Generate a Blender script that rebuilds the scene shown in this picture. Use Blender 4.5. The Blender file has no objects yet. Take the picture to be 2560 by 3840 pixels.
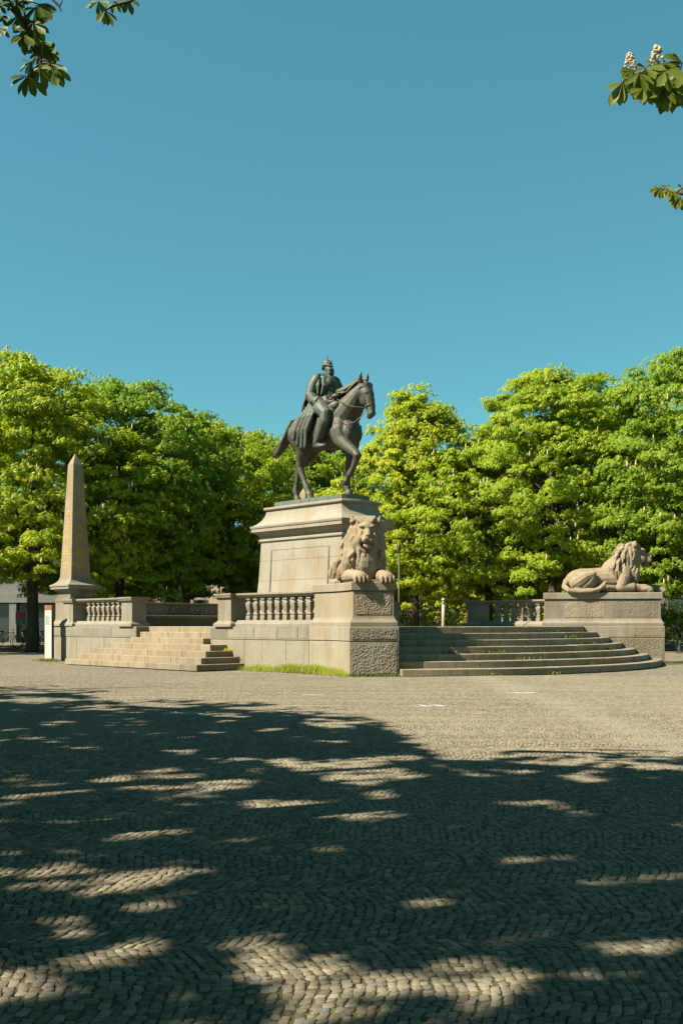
import bpy, bmesh, math, random
import numpy as np
from math import sin, cos, pi, radians, sqrt
from mathutils import Vector, Matrix

S = bpy.context.scene
COL = S.collection
rng = np.random.default_rng(7)

# ------------------------------------------------------------------ camera
EYE = 1.25
cam_d = bpy.data.cameras.new("camera")
cam = bpy.data.objects.new("camera", cam_d); COL.objects.link(cam)
cam.location = (0, 0, EYE); cam.rotation_euler = (radians(90), 0, 0)
cam_d.lens = 35; cam_d.sensor_width = 36; cam_d.shift_y = 0.1102
cam_d.clip_start = 0.05; cam_d.clip_end = 2000
S.camera = cam

# ------------------------------------------------------------------ sky, sun, exposure
SUN_P, SUN_E = 24.0, 46.0           # azimuth from the left towards the viewer, elevation
sd = Vector((-cos(radians(SUN_P))*cos(radians(SUN_E)), -sin(radians(SUN_P))*cos(radians(SUN_E)), sin(radians(SUN_E))))
W = bpy.data.worlds.new("World"); S.world = W; W.use_nodes = True
nt = W.node_tree; nt.nodes.clear()
sky = nt.nodes.new('ShaderNodeTexSky'); sky.sky_type = 'NISHITA'; sky.sun_disc = False
sky.sun_elevation = radians(SUN_E); sky.sun_rotation = math.atan2(sd.x, sd.y)
sky.altitude = 250; sky.air_density = 1.0; sky.dust_density = 0.15; sky.ozone_density = 1.0
tint = nt.nodes.new('ShaderNodeMix'); tint.data_type = 'RGBA'; tint.blend_type = 'MULTIPLY'
tint.inputs['Factor'].default_value = 1.0
tint.inputs['B'].default_value = (0.58, 1.09, 0.88, 1)
bg = nt.nodes.new('ShaderNodeBackground'); bg.inputs['Strength'].default_value = 0.05
out = nt.nodes.new('ShaderNodeOutputWorld')
nt.links.new(sky.outputs['Color'], tint.inputs['A']); 
even = nt.nodes.new('ShaderNodeMix'); even.data_type = 'RGBA'; even.inputs['Factor'].default_value = 0.35
even.inputs['B'].default_value = (0.54, 2.30, 3.05, 1)          # flat sky colour mixed in to soften the brightness gradient
nt.links.new(tint.outputs['Result'], even.inputs['A']); nt.links.new(even.outputs['Result'], bg.inputs['Color'])
nt.links.new(bg.outputs['Background'], out.inputs['Surface'])
sun_d = bpy.data.lights.new("sun", 'SUN'); sun_d.energy = 5.0; sun_d.angle = radians(0.53); sun_d.color = (1.0, 0.925, 0.765)
sun = bpy.data.objects.new("sun", sun_d); COL.objects.link(sun)
sun.rotation_euler = sd.to_track_quat('Z', 'Y').to_euler()
S.view_settings.view_transform = 'Standard'; S.view_settings.look = 'None'
S.view_settings.exposure = 1.6; S.view_settings.gamma = 1.0
S.cycles.max_bounces = 10; S.cycles.diffuse_bounces = 7; S.cycles.transmission_bounces = 4; S.cycles.transparent_max_bounces = 4

# ------------------------------------------------------------------ materials
class NT:
    def __init__(s, name):
        s.m = bpy.data.materials.new(name); s.m.use_nodes = True
        s.t = s.m.node_tree; s.t.nodes.clear()
        s.out = s.n('ShaderNodeOutputMaterial')
    def n(s, typ, **kw):
        nd = s.t.nodes.new(typ)
        for k, v in kw.items(): setattr(nd, k, v)
        return nd
    def l(s, a, b): s.t.links.new(a, b)
    def coord(s, which='Object'): return s.n('ShaderNodeTexCoord').outputs[which]
    def pos(s): return s.n('ShaderNodeNewGeometry').outputs['Position']
    def noise(s, vec, scale, detail=3, rough=0.55, dist=0.0):
        nd = s.n('ShaderNodeTexNoise'); nd.inputs['Scale'].default_value = scale; nd.inputs['Detail'].default_value = detail
        nd.inputs['Roughness'].default_value = rough; nd.inputs['Distortion'].default_value = dist
        s.l(vec, nd.inputs['Vector']); return nd.outputs['Fac']
    def scale(s, vec, v):
        nd = s.n('ShaderNodeMapping'); nd.inputs['Scale'].default_value = v; s.l(vec, nd.inputs['Vector']); return nd.outputs['Vector']
    def ramp(s, fac, stops):
        nd = s.n('ShaderNodeValToRGB'); e = nd.color_ramp.elements
        while len(e) > 1: e.remove(e[-1])
        for i, (p, c) in enumerate(stops):
            x = e[0] if i == 0 else e.new(p)
            x.position = p; x.color = (*c, 1) if len(c) == 3 else c
        s.l(fac, nd.inputs['Fac']); return nd.outputs['Color']
    def mix(s, a, b, fac, mode='MIX'):
        nd = s.n('ShaderNodeMix', data_type='RGBA', blend_type=mode)
        for sock, v in (('A', a), ('B', b)):
            if isinstance(v, tuple): nd.inputs[sock].default_value = (*v, 1)
            else: s.l(v, nd.inputs[sock])
        if isinstance(fac, (int, float)): nd.inputs['Factor'].default_value = fac
        else: s.l(fac, nd.inputs['Factor'])
        return nd.outputs['Result']
    def math(s, op, a, b=None):
        nd = s.n('ShaderNodeMath', operation=op)
        for i, v in enumerate((a, b)):
            if v is None: continue
            if isinstance(v, (int, float)): nd.inputs[i].default_value = v
            else: s.l(v, nd.inputs[i])
        return nd.outputs[0]
    def bump(s, h, strength, dist=0.02, normal=None):
        nd = s.n('ShaderNodeBump'); nd.inputs['Strength'].default_value = strength; nd.inputs['Distance'].default_value = dist
        s.l(h, nd.inputs['Height'])
        if normal is not None: s.l(normal, nd.inputs['Normal'])
        return nd.outputs['Normal']
    def principled(s, col, rough=0.8, normal=None, metallic=0.0, spec=0.3):
        p = s.n('ShaderNodeBsdfPrincipled')
        if isinstance(col, tuple): p.inputs['Base Color'].default_value = (*col, 1)
        else: s.l(col, p.inputs['Base Color'])
        if isinstance(rough, (int, float)): p.inputs['Roughness'].default_value = rough
        else: s.l(rough, p.inputs['Roughness'])
        p.inputs['Metallic'].default_value = metallic
        p.inputs['Specular IOR Level'].default_value = spec
        if normal is not None: s.l(normal, p.inputs['Normal'])
        s.l(p.outputs['BSDF'], s.out.inputs['Surface'])
        return p

KA = 0.485      # real stone, paving and leaves are darker than they look in sunlight
def granite(name, base, speck=0.35, stain=0.35, bump=0.25, rockface=0.0, grime=(0.16, 0.13, 0.095)):
    t = NT(name); c = t.pos()
    b = np.array(base)*KA*np.array((1.0, 0.97, 0.92)); grime = tuple(np.array(grime)*KA*0.85)
    isl = t.n('ShaderNodeNewGeometry').outputs['Random Per Island']
    sp = t.noise(c, 42, 2, 0.7)
    lo, hi = tuple(b*(1-speck)), tuple(np.minimum(b*(1+speck*0.55), 0.9))
    col = t.ramp(sp, [(0.30, lo), (0.5, tuple(b)), (0.72, hi)])
    big = t.noise(t.scale(c, (0.9, 0.9, 0.5)), 1.3, 5, 0.62)
    col = t.mix(col, tuple(b*np.array((1.04, 0.93, 0.80))*0.80), t.ramp(big, [(0.42, (0, 0, 0)), (0.70, (1, 1, 1))]))
    streak = t.noise(t.scale(c, (5, 5, 0.45)), 1.6, 4, 0.6)
    sf = t.ramp(streak, [(0.50, (0, 0, 0)), (0.76, (stain, stain, stain))])
    col = t.mix(col, grime, sf)
    col = t.mix(col, t.ramp(isl, [(0.0, (0.76, 0.74, 0.71)), (0.5, (0.98, 0.97, 0.96)), (1.0, (1.10, 1.05, 0.98))]), 1.0, 'MULTIPLY')
    h = t.noise(c, 60, 3, 0.7)
    n = t.bump(h, bump, 0.01)
    if rockface:
        h2 = t.noise(c, 11, 4, 0.62, 0.5)
        n = t.bump(h2, rockface, 0.05, n)
    t.principled(col, 0.9, n, spec=0.1)
    return t.m

G_BASE = (0.385, 0.368, 0.308)
M = {}
M['granite'] = granite('granite', G_BASE)
M['granite_warm'] = granite('granite_pedestal', (0.445, 0.428, 0.368), 0.22, 0.22, 0.15)
M['granite_lion'] = granite('granite_lion_pedestal', (0.435, 0.405, 0.335))
M['granite_rock'] = granite('granite_rock_faced', (0.46, 0.42, 0.345), 0.4, 0.3, 0.4, 0.5)
M['granite_step'] = granite('granite_steps', (0.43, 0.38, 0.295), 0.3, 0.55, 0.3)
M['granite_grey'] = granite('granite_grey', (0.44, 0.385, 0.285), 0.4, 0.4, 0.3)
M['sandstone'] = granite('carved_stone', (0.535, 0.455, 0.335), 0.28, 0.6, 0.3, 0.15, (0.20, 0.15, 0.11))
M['granite_dark'] = granite('granite_bench', (0.27, 0.24, 0.19), 0.3, 0.4, 0.3)

def bronze(name, patina, c0, c1):
    t = NT(name); c = t.coord()
    n1 = t.noise(c, 2.2, 5, 0.65)
    n2 = t.noise(t.scale(c, (4, 4, 0.7)), 2.5, 4, 0.6)
    col = t.ramp(n1, [(0.35, c0), (0.6, c1)])
    col = t.mix(col, (0.050, 0.088, 0.066), t.ramp(n2, [(0.47+patina, (0, 0, 0)), (0.62+patina, (0.9, 0.9, 0.9))]))
    n = t.bump(t.noise(c, 18, 4, 0.6), 0.3, 0.02)
    t.principled(col, t.ramp(n2, [(0.3, (0.5,)*3), (0.7, (0.72,)*3)]), n, 0.25, 0.4)
    return t.m
M['bronze'] = bronze('bronze', -0.02, (0.034, 0.031, 0.022), (0.062, 0.056, 0.040))
M['bronze_horse'] = bronze('bronze_brown', 0.035, (0.036, 0.0305, 0.0195), (0.064, 0.053, 0.033))
def bronze_green():
    t = NT('patinated_bronze'); c = t.coord()
    n2 = t.noise(t.scale(c, (5, 5, 0.8)), 2.0, 4, 0.6)
    col = t.ramp(n2, [(0.3, (0.055, 0.066, 0.055)), (0.6, (0.095, 0.11, 0.09)), (0.8, (0.12, 0.125, 0.095))])
    t.principled(col, 0.7, t.bump(t.noise(c, 25, 3), 0.2, 0.01), 0.1, 0.3)
    return t.m
M['bronze_base'] = bronze_green()

def simple(name, col, rough=0.6, nscale=6.0, var=0.25, metallic=0.0, bump=0.1):
    t = NT(name); c = t.coord(); b = np.array(col)*0.62
    cc = t.ramp(t.noise(c, nscale, 4, 0.6), [(0.3, tuple(b*(1-var))), (0.7, tuple(b*(1+var)))])
    t.principled(cc, rough, t.bump(t.noise(c, nscale*8, 3), bump, 0.01), metallic, 0.35)
    return t.m
M['gold'] = simple('gilded_letters', (0.56, 0.33, 0.09), 0.5, 20, 0.2, 0.3)
M['gold_light'] = simple('pale_gilding', (0.70, 0.47, 0.16), 0.5, 20, 0.2, 0.2)  # paler gilding for the letters on the near-left face
M['chalk'] = simple('chalk', (0.62, 0.60, 0.54), 0.9, 30, 0.2)
M['spray'] = simple('spray_paint', (0.42, 0.40, 0.35), 0.8, 30, 0.2)
M['panel'] = simple('enamel_panel', (0.55, 0.55, 0.49), 0.4, 3, 0.06)
M['rust'] = simple('rust_red_panel', (0.30, 0.11, 0.055), 0.6, 8, 0.2)
M['steel'] = simple('dark_steel', (0.10, 0.085, 0.06), 0.5, 8, 0.2, 0.6)
M['wood_plank'] = simple('plank', (0.62, 0.40, 0.20), 0.7, 10, 0.15)
M['pale_post'] = simple('pale_stone_post', (0.52, 0.42, 0.33), 0.8, 8, 0.15)
M['white_wall'] = simple('render_pale', (0.25, 0.25, 0.235), 0.8, 1.5, 0.08)
M['cream_wall'] = simple('render_cream', (0.62, 0.48, 0.33), 0.8, 1.5, 0.1)
M['brick_wall'] = simple('render_terracotta', (0.50, 0.24, 0.13), 0.8, 1.5, 0.12)
M['roof'] = simple('roof_tiles', (0.20, 0.09, 0.05), 0.8, 4, 0.2)
M['blue_sign'] = simple('sign_blue', (0.03, 0.12, 0.40), 0.4, 4, 0.05)
M['pink_sign'] = simple('sign_pink', (0.70, 0.05, 0.20), 0.4, 4, 0.05)
M['cyan_sign'] = simple('sign_cyan', (0.08, 0.45, 0.70), 0.4, 4, 0.05)
M['white_sign'] = simple('sign_white', (0.75, 0.75, 0.72), 0.4, 4, 0.05)
M['green_bin'] = simple('bin_green', (0.30, 0.36, 0.18), 0.5, 4, 0.1)
M['coral'] = simple('coral_fabric', (0.75, 0.28, 0.18), 0.8, 4, 0.1)
M['rubber'] = simple('rubber', (0.02, 0.02, 0.02), 0.8, 10, 0.2)
def glass():
    t = NT('window_glass'); t.principled((0.03, 0.035, 0.035), 0.08, None, 0.0, 0.6); return t.m
M['glass'] = glass()

def bark():
    t = NT('bark'); c = t.coord()
    n = t.noise(t.scale(c, (6, 6, 1.2)), 3, 5, 0.7)
    col = t.ramp(n, [(0.3, (0.024, 0.018, 0.012)), (0.7, (0.085, 0.065, 0.046))])
    t.principled(col, 0.9, t.bump(n, 0.8, 0.05)); return t.m
M['bark'] = bark()

def leafmat(name, c0, c1, c2, trans=0.42):
    c0, c1, c2 = (tuple(np.array(q)*0.92) for q in (c0, c1, c2))
    t = NT(name); c = t.pos()
    n1 = t.noise(c, 0.55, 3, 0.6); n2 = t.noise(c, 7.0, 2, 0.6)
    col = t.ramp(n1, [(0.30, c0), (0.52, c1), (0.75, c2)])
    col = t.mix(col, tuple(np.array(c2)*1.15), t.ramp(n2, [(0.52, (0, 0, 0)), (0.75, (0.6,)*3)]))
    oi = t.n('ShaderNodeObjectInfo').outputs['Random']
    col = t.mix(col, t.ramp(oi, [(0.0, (0.68, 0.80, 1.0)), (0.4, (0.92, 0.95, 0.9)), (0.7, (1.05, 1.0, 0.9)), (1.0, (1.22, 1.08, 0.8))]), 1.0, 'MULTIPLY')
    p = t.principled(col, 0.5, None, 0, 0.25)
    tr = t.n('ShaderNodeBsdfTranslucent'); t.l(t.mix(col, (0.85, 1.0, 0.25), 0.9, 'MULTIPLY'), tr.inputs['Color'])
    mx = t.n('ShaderNodeMixShader'); mx.inputs[0].default_value = trans
    t.l(p.outputs['BSDF'], mx.inputs[1]); t.l(tr.outputs['BSDF'], mx.inputs[2]); t.l(mx.outputs[0], t.out.inputs['Surface'])
    return t.m
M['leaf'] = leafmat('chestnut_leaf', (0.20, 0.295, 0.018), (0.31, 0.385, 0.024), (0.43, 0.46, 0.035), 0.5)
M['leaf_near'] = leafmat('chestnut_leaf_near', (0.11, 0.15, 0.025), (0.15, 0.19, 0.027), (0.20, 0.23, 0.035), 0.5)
M['blossom'] = simple('chestnut_blossom', (0.62, 0.47, 0.28), 0.8, 15, 0.25)
M['grass'] = leafmat('grass_blade', (0.32, 0.36, 0.04), (0.48, 0.46, 0.07), (0.62, 0.54, 0.16), 0.45)
M['moss'] = leafmat('weed', (0.09, 0.12, 0.015), (0.15, 0.17, 0.02), (0.22, 0.21, 0.04), 0.3)
M['dry_leaf'] = simple('dry_leaf', (0.45, 0.20, 0.10), 0.8, 10, 0.3)

# paving: single stones near, a sheet further off
def stone_mat():
    t = NT('cobblestone'); c = t.pos()
    at = t.n('ShaderNodeAttribute', attribute_name='tone').outputs['Fac']
    col = t.ramp(at, [(0.0, (0.088, 0.074, 0.054)), (0.5, (0.163, 0.138, 0.096)), (0.9, (0.235, 0.201, 0.140)), (1.0, (0.10, 0.100, 0.095))])
    big = t.noise(c, 0.22, 4, 0.6)
    col = t.mix(col, (0.200, 0.174, 0.122), t.ramp(big, [(0.45, (0, 0, 0)), (0.7, (0.55,)*3)]))
    sx = t.n('ShaderNodeSeparateXYZ'); t.l(c, sx.inputs[0])
    off = t.math('ADD', t.math('MULTIPLY', t.noise(c, 0.35, 2), 0.9), 2.95)
    path = t.math('ABSOLUTE', t.math('SUBTRACT', sx.outputs[0], off))
    col = t.mix(col, (0.215, 0.190, 0.140), t.ramp(path, [(0.10, (0.42,)*3), (0.6, (0, 0, 0))]))
    col = t.mix(col, (0.075, 0.068, 0.052), t.ramp(t.noise(c, 0.9, 5, 0.7), [(0.55, (0, 0, 0)), (0.75, (0.45,)*3)]))
    sp = t.noise(c, 120, 2, 0.7)
    col = t.mix(col, t.ramp(sp, [(0.3, (0.6,)*3), (0.7, (1.2,)*3)]), 0.8, 'MULTIPLY')
    t.principled(col, 0.92, t.bump(t.noise(c, 90, 3, 0.7), 0.4, 0.004), 0, 0.08)
    return t.m
M['stone'] = stone_mat()
def joint_mat():
    t = NT('joint_sand'); c = t.pos()
    n = t.noise(c, 1.2, 5, 0.65)
    col = t.ramp(n, [(0.35, (0.050, 0.042, 0.028)), (0.52, (0.075, 0.064, 0.030)), (0.68, (0.10, 0.095, 0.018))])
    t.principled(col, 0.95, t.bump(t.noise(c, 150, 3), 0.5, 0.005), 0, 0.1)
    return t.m
M['joint'] = joint_mat()
def far_paving():
    t = NT('far_paving'); c = t.pos()
    vo = t.n('ShaderNodeTexVoronoi', feature='F1'); vo.inputs['Scale'].default_value = 11; t.l(c, vo.inputs['Vector'])
    ve = t.n('ShaderNodeTexVoronoi', feature='DISTANCE_TO_EDGE'); ve.inputs['Scale'].default_value = 11; t.l(c, ve.inputs['Vector'])
    col = t.ramp(t.noise(c, 0.25, 4), [(0.3, (0.146, 0.126, 0.090)), (0.7, (0.186, 0.161, 0.115))])
    sep = t.n('ShaderNodeSeparateColor'); t.l(vo.outputs['Color'], sep.inputs[0])
    col = t.mix(col, t.ramp(sep.outputs[0], [(0, (0.7,)*3), (1, (1.15,)*3)]), 1.0, 'MULTIPLY')
    col = t.mix(col, (0.06, 0.052, 0.03), t.ramp(ve.outputs['Distance'], [(0.03, (1, 1, 1)), (0.09, (0, 0, 0))]))
    t.principled(col, 0.85, t.bump(ve.outputs['Distance'], 0.4, 0.02), 0, 0.2)
    return t.m
M['far_paving'] = far_paving()

# ------------------------------------------------------------------ mesh helpers
def unit(v):
    v = np.asarray(v, float); return v/ (np.linalg.norm(v, axis=-1, keepdims=True)+1e-12)
class MB:
    def __init__(s): s.v = []; s.f = []; s.n = 0
    def add(s, v, f):
        v = np.asarray(v, float).reshape(-1, 3)
        s.v.append(v); b = s.n; s.f += [tuple(i+b for i in q) for q in f]; s.n += len(v); return s
    def box(s, lo, hi, R=None, o=(0, 0, 0)):
        x0, y0, z0 = lo; x1, y1, z1 = hi
        v = np.array([(x0,y0,z0),(x1,y0,z0),(x1,y1,z0),(x0,y1,z0),(x0,y0,z1),(x1,y0,z1),(x1,y1,z1),(x0,y1,z1)], float)
        if R is not None: v = v @ np.array(R).T
        return s.add(v+np.array(o), [(0,3,2,1),(4,5,6,7),(0,1,5,4),(1,2,6,5),(2,3,7,6),(3,0,4,7)])
    def loft(s, rings, cap0=True, cap1=True, closed=True):
        n = len(rings[0]); V = np.concatenate([np.asarray(r, float) for r in rings]); F = []
        m = n if closed else n-1
        for i in range(len(rings)-1):
            for j in range(m):
                k = (j+1) % n
                F.append((i*n+j, i*n+k, (i+1)*n+k, (i+1)*n+j))
        if cap0: F.append(tuple(range(n-1, -1, -1)))
        if cap1: F.append(tuple((len(rings)-1)*n+j for j in range(n)))
        return s.add(V, F)
    def tube(s, path, rad, n=8, round_ends=True, flat=1.0, flatdir=None):
        P = np.asarray(path, float); R = np.asarray(rad, float)*np.ones(len(P))
        T = np.gradient(P, axis=0); T = unit(T)
        if round_ends:
            h0, h1 = R[0], R[-1]
            pre = [P[0]-T[0]*h0*0.95, P[0]-T[0]*h0*0.6]; post = [P[-1]+T[-1]*h1*0.6, P[-1]+T[-1]*h1*0.95]
            P = np.concatenate([[pre[0]], [pre[1]], P, [post[0]], [post[1]]])
            R = np.concatenate([[h0*0.25, h0*0.78], R, [h1*0.78, h1*0.25]])
            T = np.concatenate([[T[0]]*2, T, [T[-1]]*2])
        up = np.array(flatdir if flatdir is not None else ((0, 0, 1.0) if abs(T[0][2]) < 0.9 else (1.0, 0, 0)))
        rings = []
        a = unit(np.cross(T[0], up)); 
        th = np.arange(n)*2*pi/n
        for i in range(len(P)):
            a = unit(a-T[i]*np.dot(a, T[i])); b = np.cross(T[i], a)
            rings.append(P[i]+R[i]*(np.outer(np.cos(th), a)+flat*np.outer(np.sin(th), b)))
        return s.loft(rings)
    def ell(s, c, r, R=None, nu=16, nv=10):
        rings = []
        for i in range(nv+1):
            ph = -pi/2+pi*(0.04+0.92*i/nv)
            th = np.arange(nu)*2*pi/nu
            rings.append(np.stack([np.cos(th)*cos(ph)*r[0], np.sin(th)*cos(ph)*r[1], np.full(nu, sin(ph))*r[2]], 1))
        rings = [(q if R is None else q @ np.array(R).T)+np.array(c) for q in rings]
        return s.loft(rings)
    def mesh(s, name, mat, smooth=False, recalc=True, shift=(0, 0, 0)):
        V = np.concatenate(s.v)-np.array(shift)
        me = bpy.data.meshes.new(name); me.from_pydata(V.tolist(), [], s.f)
        if recalc:
            b = bmesh.new(); b.from_mesh(me); bmesh.ops.recalc_face_normals(b, faces=b.faces); b.to_mesh(me); b.free()
        if mat: me.materials.append(M[mat])
        if smooth: me.polygons.foreach_set('use_smooth', np.ones(len(me.polygons), bool))
        me.update(); return me

def bevel(me, w, seg=1):
    b = bmesh.new(); b.from_mesh(me)
    es = [e for e in b.edges if len(e.link_faces) == 2 and e.calc_face_angle(0) > 0.6]
    bmesh.ops.bevel(b, geom=es, offset=w, segments=seg, affect='EDGES', profile=0.5, clamp_overlap=True)
    b.to_mesh(me); b.free(); me.update()

def quads_mesh(name, V, Q, mat, smooth=False):
    me = bpy.data.meshes.new(name); k = Q.shape[1]
    me.vertices.add(len(V)); me.vertices.foreach_set('co', np.asarray(V, np.float32).ravel())
    me.loops.add(Q.size); me.loops.foreach_set('vertex_index', Q.astype(np.int32).ravel())
    me.polygons.add(len(Q)); me.polygons.foreach_set('loop_start', np.arange(0, Q.size, k, dtype=np.int32))
    me.update(calc_edges=True); me.materials.append(M[mat])
    if smooth: me.polygons.foreach_set('use_smooth', np.ones(len(Q), bool))
    return me

def link(name, me, parent=None, loc=None):
    o = bpy.data.objects.new(name, me); COL.objects.link(o)
    if parent is not None: o.parent = parent
    if loc is not None: o.location = loc
    return o
def tag(o, label, cat, group=None):
    o['label'] = label; o['category'] = cat
    if group: o['group'] = group
    return o
def thing(name, label, cat, loc, rotz=0.0, group=None):
    o = bpy.data.objects.new(name, None); COL.objects.link(o); o.empty_display_size = 0.3
    o.location = loc; o.rotation_euler = (0, 0, rotz); tag(o, label, cat, group); return o
def part(name, mb, mat, root, smooth=False, bev=0.0, world=False, kind=None):
    """mesh child of a thing; world=True: vertices are given in world space (root unrotated)"""
    sh = tuple(root.location) if world else (0, 0, 0)
    if world and root.parent is not None: sh = tuple(root.parent.location)
    me = mb.mesh(name, mat, smooth, shift=sh)
    if bev: bevel(me, bev)
    o = link(name, me, root)
    if kind: o['kind'] = kind
    return o
def structure(name, me):
    o = link(name, me); o['kind'] = 'structure'; return o

def remesh(mb, name, mat, voxel, it=4, fac=0.5):
    me = mb.mesh(name+'_raw', None)
    ob = bpy.data.objects.new(name+'_raw', me); COL.objects.link(ob)
    r = ob.modifiers.new('r', 'REMESH'); r.mode = 'VOXEL'; r.voxel_size = voxel; r.use_smooth_shade = True
    sm = ob.modifiers.new('s', 'SMOOTH'); sm.factor = fac; sm.iterations = it
    bpy.context.view_layer.update()
    dg = bpy.context.evaluated_depsgraph_get()
    m2 = bpy.data.meshes.new_from_object(ob.evaluated_get(dg))
    bpy.data.objects.remove(ob); bpy.data.meshes.remove(me)
    m2.name = name; m2.materials.clear(); m2.materials.append(M[mat])
    m2.polygons.foreach_set('use_smooth', np.ones(len(m2.polygons), bool))
    return m2

# photograph pixel -> point at depth Y (used once to measure the branches that reach into view)
def at(px, py, Y): return np.array(((px-1280)*Y/3733.0, Y, EYE+(2343-py)*Y/3733.0))

# monument frame: u = towards the front stairs, w = to the left of that
CX, CY = -0.5, 34.3
Q = sqrt(0.5)
def Mw(u, w, z=0.0): return np.array((CX+Q*u+Q*w, CY-Q*u+Q*w, z))
ROT = radians(-45)
TOP = 1.2

def offset_poly(P, d):
    """offset a CCW polygon outward by d (mitred)"""
    P = np.asarray(P, float); n = len(P); out = []
    for i in range(n):
        a, b, c = P[i-1], P[i], P[(i+1) % n]
        e1 = unit(b-a); e2 = unit(c-b)
        n1 = np.array((e1[1], -e1[0])); n2 = np.array((e2[1], -e2[0]))
        k = 1+np.dot(n1, n2)
        out.append(b+d*(n1+n2)/max(k, 0.3))
    return np.array(out)
def ring3(P2, z): return np.column_stack([P2, np.full(len(P2), z)])
def ccw(P):
    P = np.asarray(P, float); x, y = P[:, 0], P[:, 1]
    return P if np.sum(x*np.roll(y, -1)-np.roll(x, -1)*y) > 0 else P[::-1]

# ------------------------------------------------------------------ ground
def build_ground():
    b = MB(); n = 24; xs = np.linspace(-260, 260, n); ys = np.linspace(-120, 420, n)
    V = [(x, y, -0.016) for y in ys for x in xs]
    F = [(j*n+i, j*n+i+1, (j+1)*n+i+1, (j+1)*n+i) for j in range(n-1) for i in range(n-1)]
    b.add(V, F); structure('ground', b.mesh('ground', 'far_paving'))
    # bedding sand and moss between the near cobbles
    b = MB(); b.add([(-1.95, 0.9, -0.0060), (1.95, 0.9, -0.0060), (10.5, 24.4, -0.0060), (-10.5, 24.4, -0.0060)], [(0, 1, 2, 3)])
    structure('paving_joints', b.mesh('paving_joints', 'joint'))
    # cobbles laid in segmental arcs
    h = 0.043
    A = []   # corner params: x0,x1 arc rows, d0,d1
    y0 = 1.0
    edges = [y0]
    while edges[-1] < 24.4: edges.append(edges[-1]+rng.uniform(0.72, 1.08))
    out_c, tone = [], []
    def wob(x, y):
        return (0.020*np.sin(1.9*x+0.7*y)+0.016*np.sin(3.7*y-2.1*x+1.0)+0.06*np.sin(0.8*x+1.1*y)+0.010*np.sin(13*y+3*x),
                0.020*np.sin(2.3*y+1.3*x+2.0)+0.014*np.sin(4.1*x-1.2*y)+0.13*np.sin(0.75*x-0.35*y+1)+0.010*np.sin(11*x-4*y))
    Vs, Fs, Ts = [], [], []
    base = 0
    for e0, e1 in zip(edges[:-1], edges[1:]):
        Wd = e1-e0; yc = 0.5*(e0+e1); sag = Wd*rng.uniform(0.07, 0.12); nst = int(round(Wd/0.047))
        xmax = 0.36*(yc+Wd)+1.9
        rows = np.arange(int((-xmax-sag)/h), int(xmax/h)+1)
        off = rng.random()*h
        N = len(rows)
        r = rows[:, None]+rng.normal(0, 0.03, (N, 1))
        cuts = np.linspace(-Wd/2, Wd/2, nst+1)[None, :]+rng.normal(0, 0.007, (N, nst+1))
        cuts[:, 0] = -Wd/2; cuts[:, -1] = Wd/2
        d0, d1 = cuts[:, :-1], cuts[:, 1:]
        slope = np.abs(8*sag/Wd**2*(d0+d1)/2)
        g = 0.0026
        jit = lambda s: rng.normal(0, s, d0.shape)
        gr = g*np.sqrt(1+slope**2)
        def corner(rr, dd, gx, gd):
            d = dd+gd+jit(0.0030); x = rr*h+sag*(1-(2*d/Wd)**2)+off+gx+jit(0.0036)
            return x, yc+d
        c = [corner(r, d0, gr, g), corner(r+1, d0, -gr, g), corner(r+1, d1, -gr, -g), corner(r, d1, gr, -g)]
        X = np.stack([q[0] for q in c], -1).reshape(-1, 4); Y = np.stack([q[1] for q in c], -1).reshape(-1, 4)
        dx, dy = wob(X, Y); X = X+dx; Y = Y+dy
        keep = (np.abs(X.mean(1)) < 0.36*Y.mean(1)+1.8)
        X, Y = X[keep], Y[keep]; n = len(X)
        cx, cy = X.mean(1, keepdims=True), Y.mean(1, keepdims=True)
        sx = rng.normal(0, 0.0042, (n, 1)); sy = rng.normal(0, 0.0036, (n, 1)); X = X+sx; Y = Y+sy; cx = cx+sx; cy = cy+sy
        rot = rng.normal(0, 0.13, (n, 1)); X, Y = cx+(X-cx)-(Y-cy)*rot, cy+(Y-cy)+(X-cx)*rot
        rs = np.clip(1.7-cy/7.0, 0.22, 1.0)
        z = rng.normal(0, 0.0013, (n, 1))*rs; tx = rng.normal(0, 0.04, (n, 1))*rs; ty = rng.normal(0, 0.04, (n, 1))*rs
        def lay(f, zz):
            x = cx+(X-cx)*f; y = cy+(Y-cy)*f
            return np.stack([x, y, zz+z+tx*(x-cx)+ty*(y-cy)], -1)
        L0 = lay(1.0, -0.016); L1 = lay(0.97, -0.0028*rs); L2 = lay(0.72, 0.0)
        V = np.concatenate([L0, L1, L2], 1)      # n,12,3
        q = [(8, 9, 10, 11)]
        for a in range(4):
            bq = (a+1) % 4
            q += [(a, bq, 4+bq, 4+a), (4+a, 4+bq, 8+bq, 8+a)]
        F = (np.array(q)[None]+(np.arange(n)*12)[:, None, None]+base).reshape(-1, 4)
        Vs.append(V.reshape(-1, 3)); Fs.append(F); base += n*12
        t = np.clip(rng.normal(0.45, 0.2, n), 0, 0.9); t = np.where(rng.random(n) < 0.03, 1.0, t)
        Ts.append(np.repeat(t, 12))
    V = np.concatenate(Vs); F = np.concatenate(Fs)
    me = quads_mesh('cobblestones', V, F, 'stone')
    a = me.attributes.new('tone', 'FLOAT', 'POINT'); a.data.foreach_set('value', np.concatenate(Ts).astype(np.float32))
    structure('cobblestones', me)
build_ground()

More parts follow.
